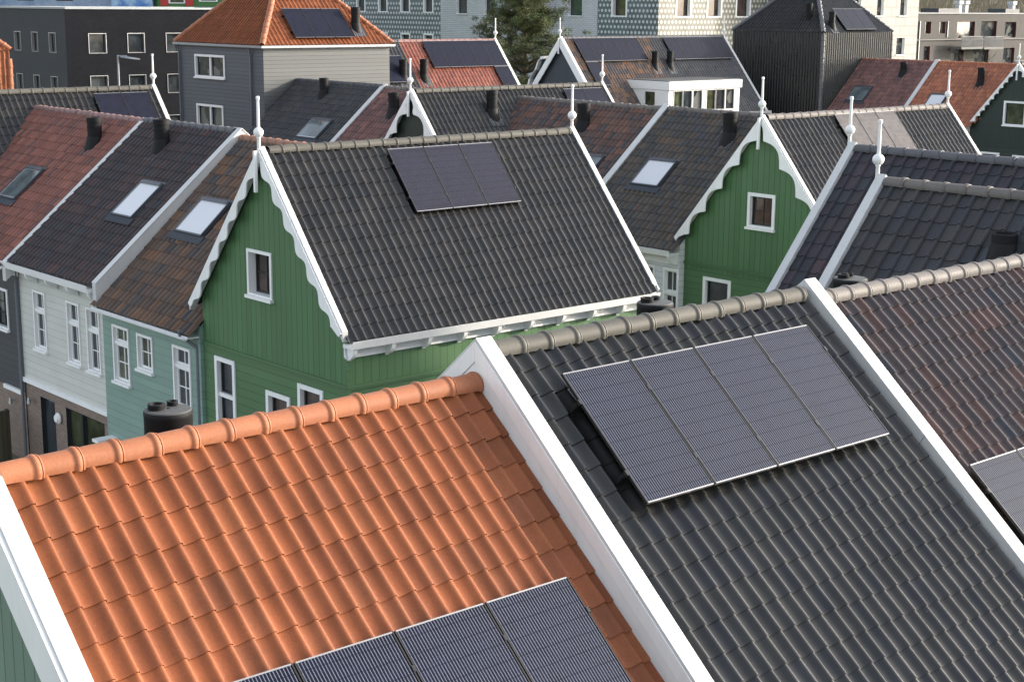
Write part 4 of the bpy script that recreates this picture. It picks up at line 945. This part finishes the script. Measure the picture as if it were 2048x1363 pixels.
# patterned and white brick flats
gk = 'pale flats with tall windows'
def tall(us, zs=(9.0, 12.0), w=1.6, h=2.1, Lz=None): return [(u, z, u+w, z+h) for z in zs for u in us]
FL1 = block('apartment_building', 'flats clad in dark panels with a dotted pale pattern, at the top centre left', [(88.2, 134), (88.2, 110.6), (100, 110.6), (100, 134)], 17.5, ['dots_shaded'], {0: [(134-y, z, 134-y+1.15, z+2.1) for z in (12.1, 7.95) for y in (130.2, 126.6, 123.1, 119.65, 116.25, 112.85)]}, group=gk, wkw=dict(case=.16, gl='glass', depth=.25))
FL2 = block('apartment_building', 'white brick flats behind the pine tree', [(88.15, 110.5), (88.15, 98.0), (99, 98.0), (99, 110.5)], 17.5, ['whitebrick'], {0: [(110.5-y, 12, 110.5-y+1.4, 14.2) for y in (108.2, 104.45, 100.7)]}, group=gk, wkw=dict(case=0, sill=True, gl='glass', depth=.3))
FL3 = block('apartment_building', 'white brick flats to the right of the pine tree', [(89.7, 98.55), (89.7, 92.2), (99, 92.2), (99, 97.9)], 17.5, ['whitebrick'], {0: [(98.55-95.6, 11.95, 98.55-94.0, 14.2)]}, group=gk, wkw=dict(case=0, sill=True, gl='glass', depth=.3))
FL4 = block('apartment_building', 'corner flats with a sunlit dotted facade behind the black tiled roofs', [(89.75, 92.15), (89.75, 85.5), (103.0, 85.5), (103.0, 92.15)], 17.5, ['dots_shaded', 'dots_sunlit'], {0: [(92.15-90.5, 12.0, 92.15-89.05, 14.1)], 1: [(.35+a-.4, 12.0, .35+b-.4, 14.1) for a, b in ((2.1, 3.65), (5.7, 7.25), (9.2, 10.75))]}, group=gk, wkw=dict(case=.16, gl='glass_b', depth=.35))
FL5 = block('apartment_building', 'sunlit cream flats behind the black tiled tower', [(103.6, 92), (103.6, 82), (119.0, 82), (119.0, 96)], 17.5, ['creampanel'], {1: [(a-103.6, z, b-103.6, z+h) for z, h in ((12.1, 2.1), (8.78, 1.45)) for a, b in ((105.4, 107.0), (109.0, 110.7), (112.55, 113.9), (116.0, 117.25))]}, group=gk, wkw=dict(case=0, sill=True, gl='glass_c', depth=.35))
# grey flats with balconies, upper right
GX, GY = 119.6, 86.0
def hz(x0, x1, z0, z1): return (x0-GX, z0, x1-GX, z1)
gh = [hz(126.0, 126.95, 10.45, 11.55), hz(128.3, 129.3, 10.45, 11.55), hz(131.2, 134.2, 9.95, 11.55), hz(135.3, 138.0, 9.9, 11.6), hz(126.0, 127.0, 7.6, 9.3), hz(130.4, 132.6, 7.7, 9.1), hz(134.2, 136.9, 7.6, 9.1), hz(126, 129, 5.0, 6.4), hz(130.4, 132.6, 5.1, 6.4), hz(134.3, 137, 5.1, 6.4), hz(139.5, 141.5, 10.0, 11.5), hz(139.5, 141.5, 7.4, 9.0), hz(122.0, 123.4, 10.4, 11.5), hz(122, 123.5, 7.4, 9.2)]
M['redframe'] = paint('red_window_frame', (.085, .03, .032), .5)
FG = block('apartment_building', 'grey brick flats with balconies and red window frames at the upper right', [(GX, 100), (GX, GY), (152, GY), (152, 100)], 12.25, ['flatsbrick'], {1: gh}, wkw=dict(case=.0, gl='glass_c', frame='redframe', sash='redframe', depth=.3, sill=False), coping='greypipe')
fr = Frame((0, -14), (32.4, -14)); M['slab'] = paint('balcony_slab', (.12, .12, .115), .7)
for (x0, x1, z) in ((123.9, 128.4, 6.55), (130.2, 133.8, 9.0), (134.0, 137.4, 8.95), (139.6, 143.5, 6.6)):
    mb = MB(); fr.box(mb, x0-GX, x1-GX, .0, 1.3, z, z+.2); b = mb.build('balcony', M['slab'], FG)
    mb = MB()
    for k in range(int((x1-x0)/.12)): fr.box(mb, x0-GX+k*.12, x0-GX+k*.12+.025, 1.24, 1.27, z+.2, z+1.15)
    fr.box(mb, x0-GX, x1-GX, 1.23, 1.28, z+1.15, z+1.2); mb.build('railing', M['greypipe'], b)
    mb = MB(); fr.box(mb, x0-GX+.1, (x0+x1)/2-GX, 1.15, 1.18, z+.25, z+1.1); mb.build('screen', M['slab'], b)
for (x0, x1, z0, z1, dz) in ((120, 139, 9.95, 10.02, 0),):
    mb = MB(); fr.box(mb, x0-GX+.4, 32, .02, .12, z0-.12, z1-.08); mb.build('band', M['slab'], FG)
for (x, w_) in ((129.5, 3.4), (122.5, 2.6), (141, 2.5)):
    mb = MB(); fr.box(mb, x-GX, x-GX+w_, -3, -1, 12.3, 12.75); mb.build('roof_plant', M['slateblue'], FG)
for k, x in enumerate((124.8, 133.0, 134.1, 142.4)):
    mb = MB(); fr.box(mb, x-GX, x-GX+.5, -1.6, -1.1, 12.3, 13.1); fr.box(mb, x-GX-.1, x-GX+.6, -1.7, -1.0, 13.15, 13.5); mb.build('chimney', M['whitebrick'], FG)
mb = MB(); fr.box(mb, 5.45, 5.55, .02, .10, 7, 11.6); mb.build('downpipe', M['zinc'], FG)
mb = MB(); fr.box(mb, 9.95, 10.03, .02, .1, 10.1, 11.6); mb.build('downpipe', M['zinc'], FG)
# ============================================================ street lamp between the charcoal flats and the dark roof
sl = empty('street_lamp', 'grey street lamp with a flat leaf-shaped head in front of the charcoal flats', 'street lamp', (38.2, 74.3, 0))
mb = MB(); mb.lathe(0, 0, [(0, .09), (1.2, .09), (1.25, .065), (10.1, .045), (10.12, .045)], 14); mb.build('pole', M['zinc'], sl, smooth=True)
mb = MB(); mb.tube((0, 0, 10.08), (.35, -.30, 10.08), .03, n=8); mb.build('arm', M['zinc'], sl)
mb = MB()
d_ = Vector((.75, -.66, -.12)).normalized(); e_ = Vector((.66, .75, 0)); u_ = d_.cross(e_)
N_ = 9; P0 = Vector((.10, -.09, 10.02))
ring = [P0+d_*(1.0*k/(N_-1)) for k in range(N_)]; wd = [.04, .12, .17, .19, .19, .17, .13, .08, .02]
for k in range(N_-1):
    a_, b_ = ring[k], ring[k+1]; wa, wb_ = wd[k], wd[k+1]
    mb.hexa([tuple(a_-e_*wa-u_*.01), tuple(b_-e_*wb_-u_*.01), tuple(b_+e_*wb_-u_*.01), tuple(a_+e_*wa-u_*.01), tuple(a_-e_*wa*.6+u_*.06), tuple(b_-e_*wb_*.6+u_*.06), tuple(b_+e_*wb_*.6+u_*.06), tuple(a_+e_*wa*.6+u_*.06)])
mb.build('lamp_head', M['zinc'], sl)
# ============================================================ trees
def leafmat(name, c1, c2, rough=.6):
    mt = newmat(name, c1, rough, .3); nt = NT(mt); at = nt.n('ShaderNodeAttribute', attribute_name='Col'); nt.l(at.outputs['Color'], nt.b.inputs['Base Color'])
    return mt
M['needles'] = leafmat('pine_needles', (.05, .08, .02), None); M['bark'] = paint('bark', (.12, .085, .06), .9, .25, .3); M['twig'] = paint('bare_twigs', (.14, .115, .085), .9, .25, .2)
def set_col(o, arr):
    ca = o.data.color_attributes.new('Col', 'FLOAT_COLOR', 'POINT'); ca.data.foreach_set('color', np.asarray(arr, np.float32).ravel())
def pine(label, x, y, seed=5):
    rng = np.random.RandomState(seed); o = empty('pine_tree', label, 'tree', (x, y, 0))
    tr = MB(); H = 14.6; pts = [Vector((.12*math.sin(k*1.1), .1*math.cos(k*1.7), H*k/9)) for k in range(10)]
    for k in range(9): tr.tube(pts[k], pts[k+1], .26*(1-k/10.5), .26*(1-(k+1)/10.5), 10, False)
    clumps = []
    lev = [(6.4, 1.3), (7.1, 2.0), (7.8, 1.4), (8.2, 2.3), (9.0, 3.2), (9.5, 3.4), (10.2, 3.3), (10.9, 2.9), (11.5, 2.6), (12.2, 2.0), (12.9, 1.9), (13.5, 1.4), (14.1, 1.0), (14.6, .6)]
    for z, rr in lev:
        nb = rng.randint(5, 9) if z > 8.6 else rng.randint(2, 4)
        a0 = rng.uniform(0, 6.28)
        for b in range(nb):
            a = a0+b*6.28/nb+rng.uniform(-.5, .5); L = rr*rng.uniform(.55, 1.15); e = Vector((math.cos(a)*L, math.sin(a)*L, z+L*rng.uniform(.0, .35)))
            s_ = Vector((0, 0, z-.3)); mid = (s_+e)/2+Vector((0, 0, .15)); tr.tube(s_, mid, .055, .04, 6, False); tr.tube(mid, e, .04, .012, 6, False)
            for q in np.linspace(.35, 1.05, 6):
                c = s_.lerp(e, q)+Vector(rng.normal(0, .16, 3)); clumps.append((c, rng.uniform(.22, .48)*(.8+.3*q)))
                if rng.rand() < .7: c2 = c+Vector(rng.normal(0, .4, 3)); clumps.append((c2, rng.uniform(.18, .36)))
    tr.build('trunk', M['bark'], o, smooth=True)
    V = []; F = []; C = []
    for c, rad in clumps:
        tone = rng.uniform(.65, 1.35); base = np.array((.085, .11, .045))*tone*np.array((rng.uniform(.9, 1.25), 1, rng.uniform(.8, 1.1)))
        for k in range(int(150*rad/.3)):
            d = rng.normal(0, 1, 3); d /= np.linalg.norm(d); p = np.array(c)+d*rad*rng.uniform(.25, 1.0)*np.array((1, 1, .6)); dd = d+np.array((0, 0, .5)); dd /= np.linalg.norm(dd)
            s_ = np.cross(dd, rng.normal(0, 1, 3)); s_ /= np.linalg.norm(s_)+1e-6; l = rng.uniform(.07, .15); w = .014
            i = len(V); V += [p-s_*w, p+s_*w, p+dd*l+s_*w*.3, p+dd*l-s_*w*.3]; F.append((i, i+1, i+2, i+3)); C += [(*(base*rng.uniform(.8, 1.2)), 1)]*4
    me = bpy.data.meshes.new('crown'); me.from_pydata([tuple(v) for v in V], [], F); me.materials.append(M['needles']); c_ = bpy.data.objects.new('crown', me); col.objects.link(c_); c_.parent = o; set_col(c_, C)
    return o
pine('tall dark green pine in front of the white brick flats', 64.2, 72.3)
def bare(name, label, x, y, H, seed, group=None, thick=.09, spread=1.0, depth=5, mat='twig', sel=None):
    rng = np.random.RandomState(seed); tr = MB(); tw = MB()
    def grow(p, d, L, rad, n):
        q = p+d*L; (tr if rad > .03 else tw).tube(p, q, rad, rad*.7, 5 if n < 3 else 3, False)
        if n >= depth: return
        for k in range(3 if n < depth-1 else 4):
            dd = (d+Vector(rng.normal(0, .38*spread, 3))+Vector((0, 0, .12))).normalized(); grow(p+d*L*rng.uniform(.55, 1.0), dd, L*rng.uniform(.6, .82), rad*.6, n+1)
    grow(Vector((0, 0, 0)), Vector((0, 0, 1)), H*.3, thick, 0)
    if sel is not None: return tr, tw
    o = empty(name, label, 'tree', (x, y, 0), 0, group); tr.build('trunk', M['bark'], o); tw.build('crown', M[mat], o); return o
bare('bare_tree', 'small bare tree in front of the grey flats with balconies', 107.0, 68.6, 12.2, 3, thick=.13, depth=6)
# far winter wood behind the grey flats: one mass
rng = np.random.RandomState(9); V = []; F = []; C = []
for k in range(2600):
    x = rng.uniform(140, 330); y = 100+rng.uniform(0, 110)+ (x-140)*.12; H = rng.uniform(11, 19); x0, y0 = x, y
    n = 16; cw = rng.uniform(.75, 1.25); hue = rng.uniform(0, 1)
    b0 = np.array((.30, .245, .19))*(1-hue)+np.array((.26, .235, .15))*hue
    for j in range(n):
        z = H*rng.uniform(.15, 1); r_ = 2.2*(1-abs(z/H-.6)); a = rng.uniform(0, 6.28); p = np.array((x+math.cos(a)*r_*rng.rand(), y+math.sin(a)*r_*rng.rand(), z)); l = rng.uniform(.8, 2.0); dx = rng.normal(0, .35, 2); w = .06
        q = p+np.array((dx[0], dx[1], 1))*l; s_ = np.array((.75, -.66, 0))*w; i = len(V); V += [p-s_, p+s_, q+s_*.3, q-s_*.3]; F.append((i, i+1, i+2, i+3)); C += [(*(b0*cw*rng.uniform(.7, 1.3)), 1)]*4
    s_ = np.array((.75, -.66, 0))*.14; i = len(V); V += [np.array((x, y, 0))-s_, np.array((x, y, 0))+s_, np.array((x, y, H))+s_*.2, np.array((x, y, H))-s_*.2]; F.append((i, i+1, i+2, i+3)); C += [(*(b0*.8), 1)]*4
me = bpy.data.meshes.new('winter_wood'); me.from_pydata([tuple(v) for v in V], [], F); me.materials.append(leafmat('winter_branches', (.1, .1, .1), None)); wd_ = bpy.data.objects.new('winter_wood', me); col.objects.link(wd_); set_col(wd_, C)
wd_['kind'] = 'stuff'; wd_['label'] = 'brown leafless wood behind the grey flats'; wd_['category'] = 'woodland'
# low hills/treeline behind everything
mt = newmat('wooded_rise', (.09, .085, .05), .95); nt = NT(mt); co = nt.coord()
nt.l(nt.mix(ramp(nt, nt.noise(co, .35, 8, .7), .35, .65, 0, 1), (.13, .105, .075), (.25, .21, .165)), nt.b.inputs['Base Color']); nt.bump(nt.noise(co, .6, 8, .7), 1, 1.5)
mb = MB(); n = 60; prev = None
for k in range(n+1):
    a = R(-8+110*k/n); D = 330; hgt = 17+3*math.sin(k*.7)+2*math.sin(k*1.9); p = [(math.cos(a)*D, math.sin(a)*D, 0), (math.cos(a)*(D+25), math.sin(a)*(D+25), hgt*.7), (math.cos(a)*(D+70), math.sin(a)*(D+70), hgt)]
    if prev:
        mb.quad(prev[0], p[0], p[1], prev[1]); mb.quad(prev[1], p[1], p[2], prev[2])
    prev = p
o = mb.build('hills', mt, None, smooth=True); o['kind'] = 'structure'
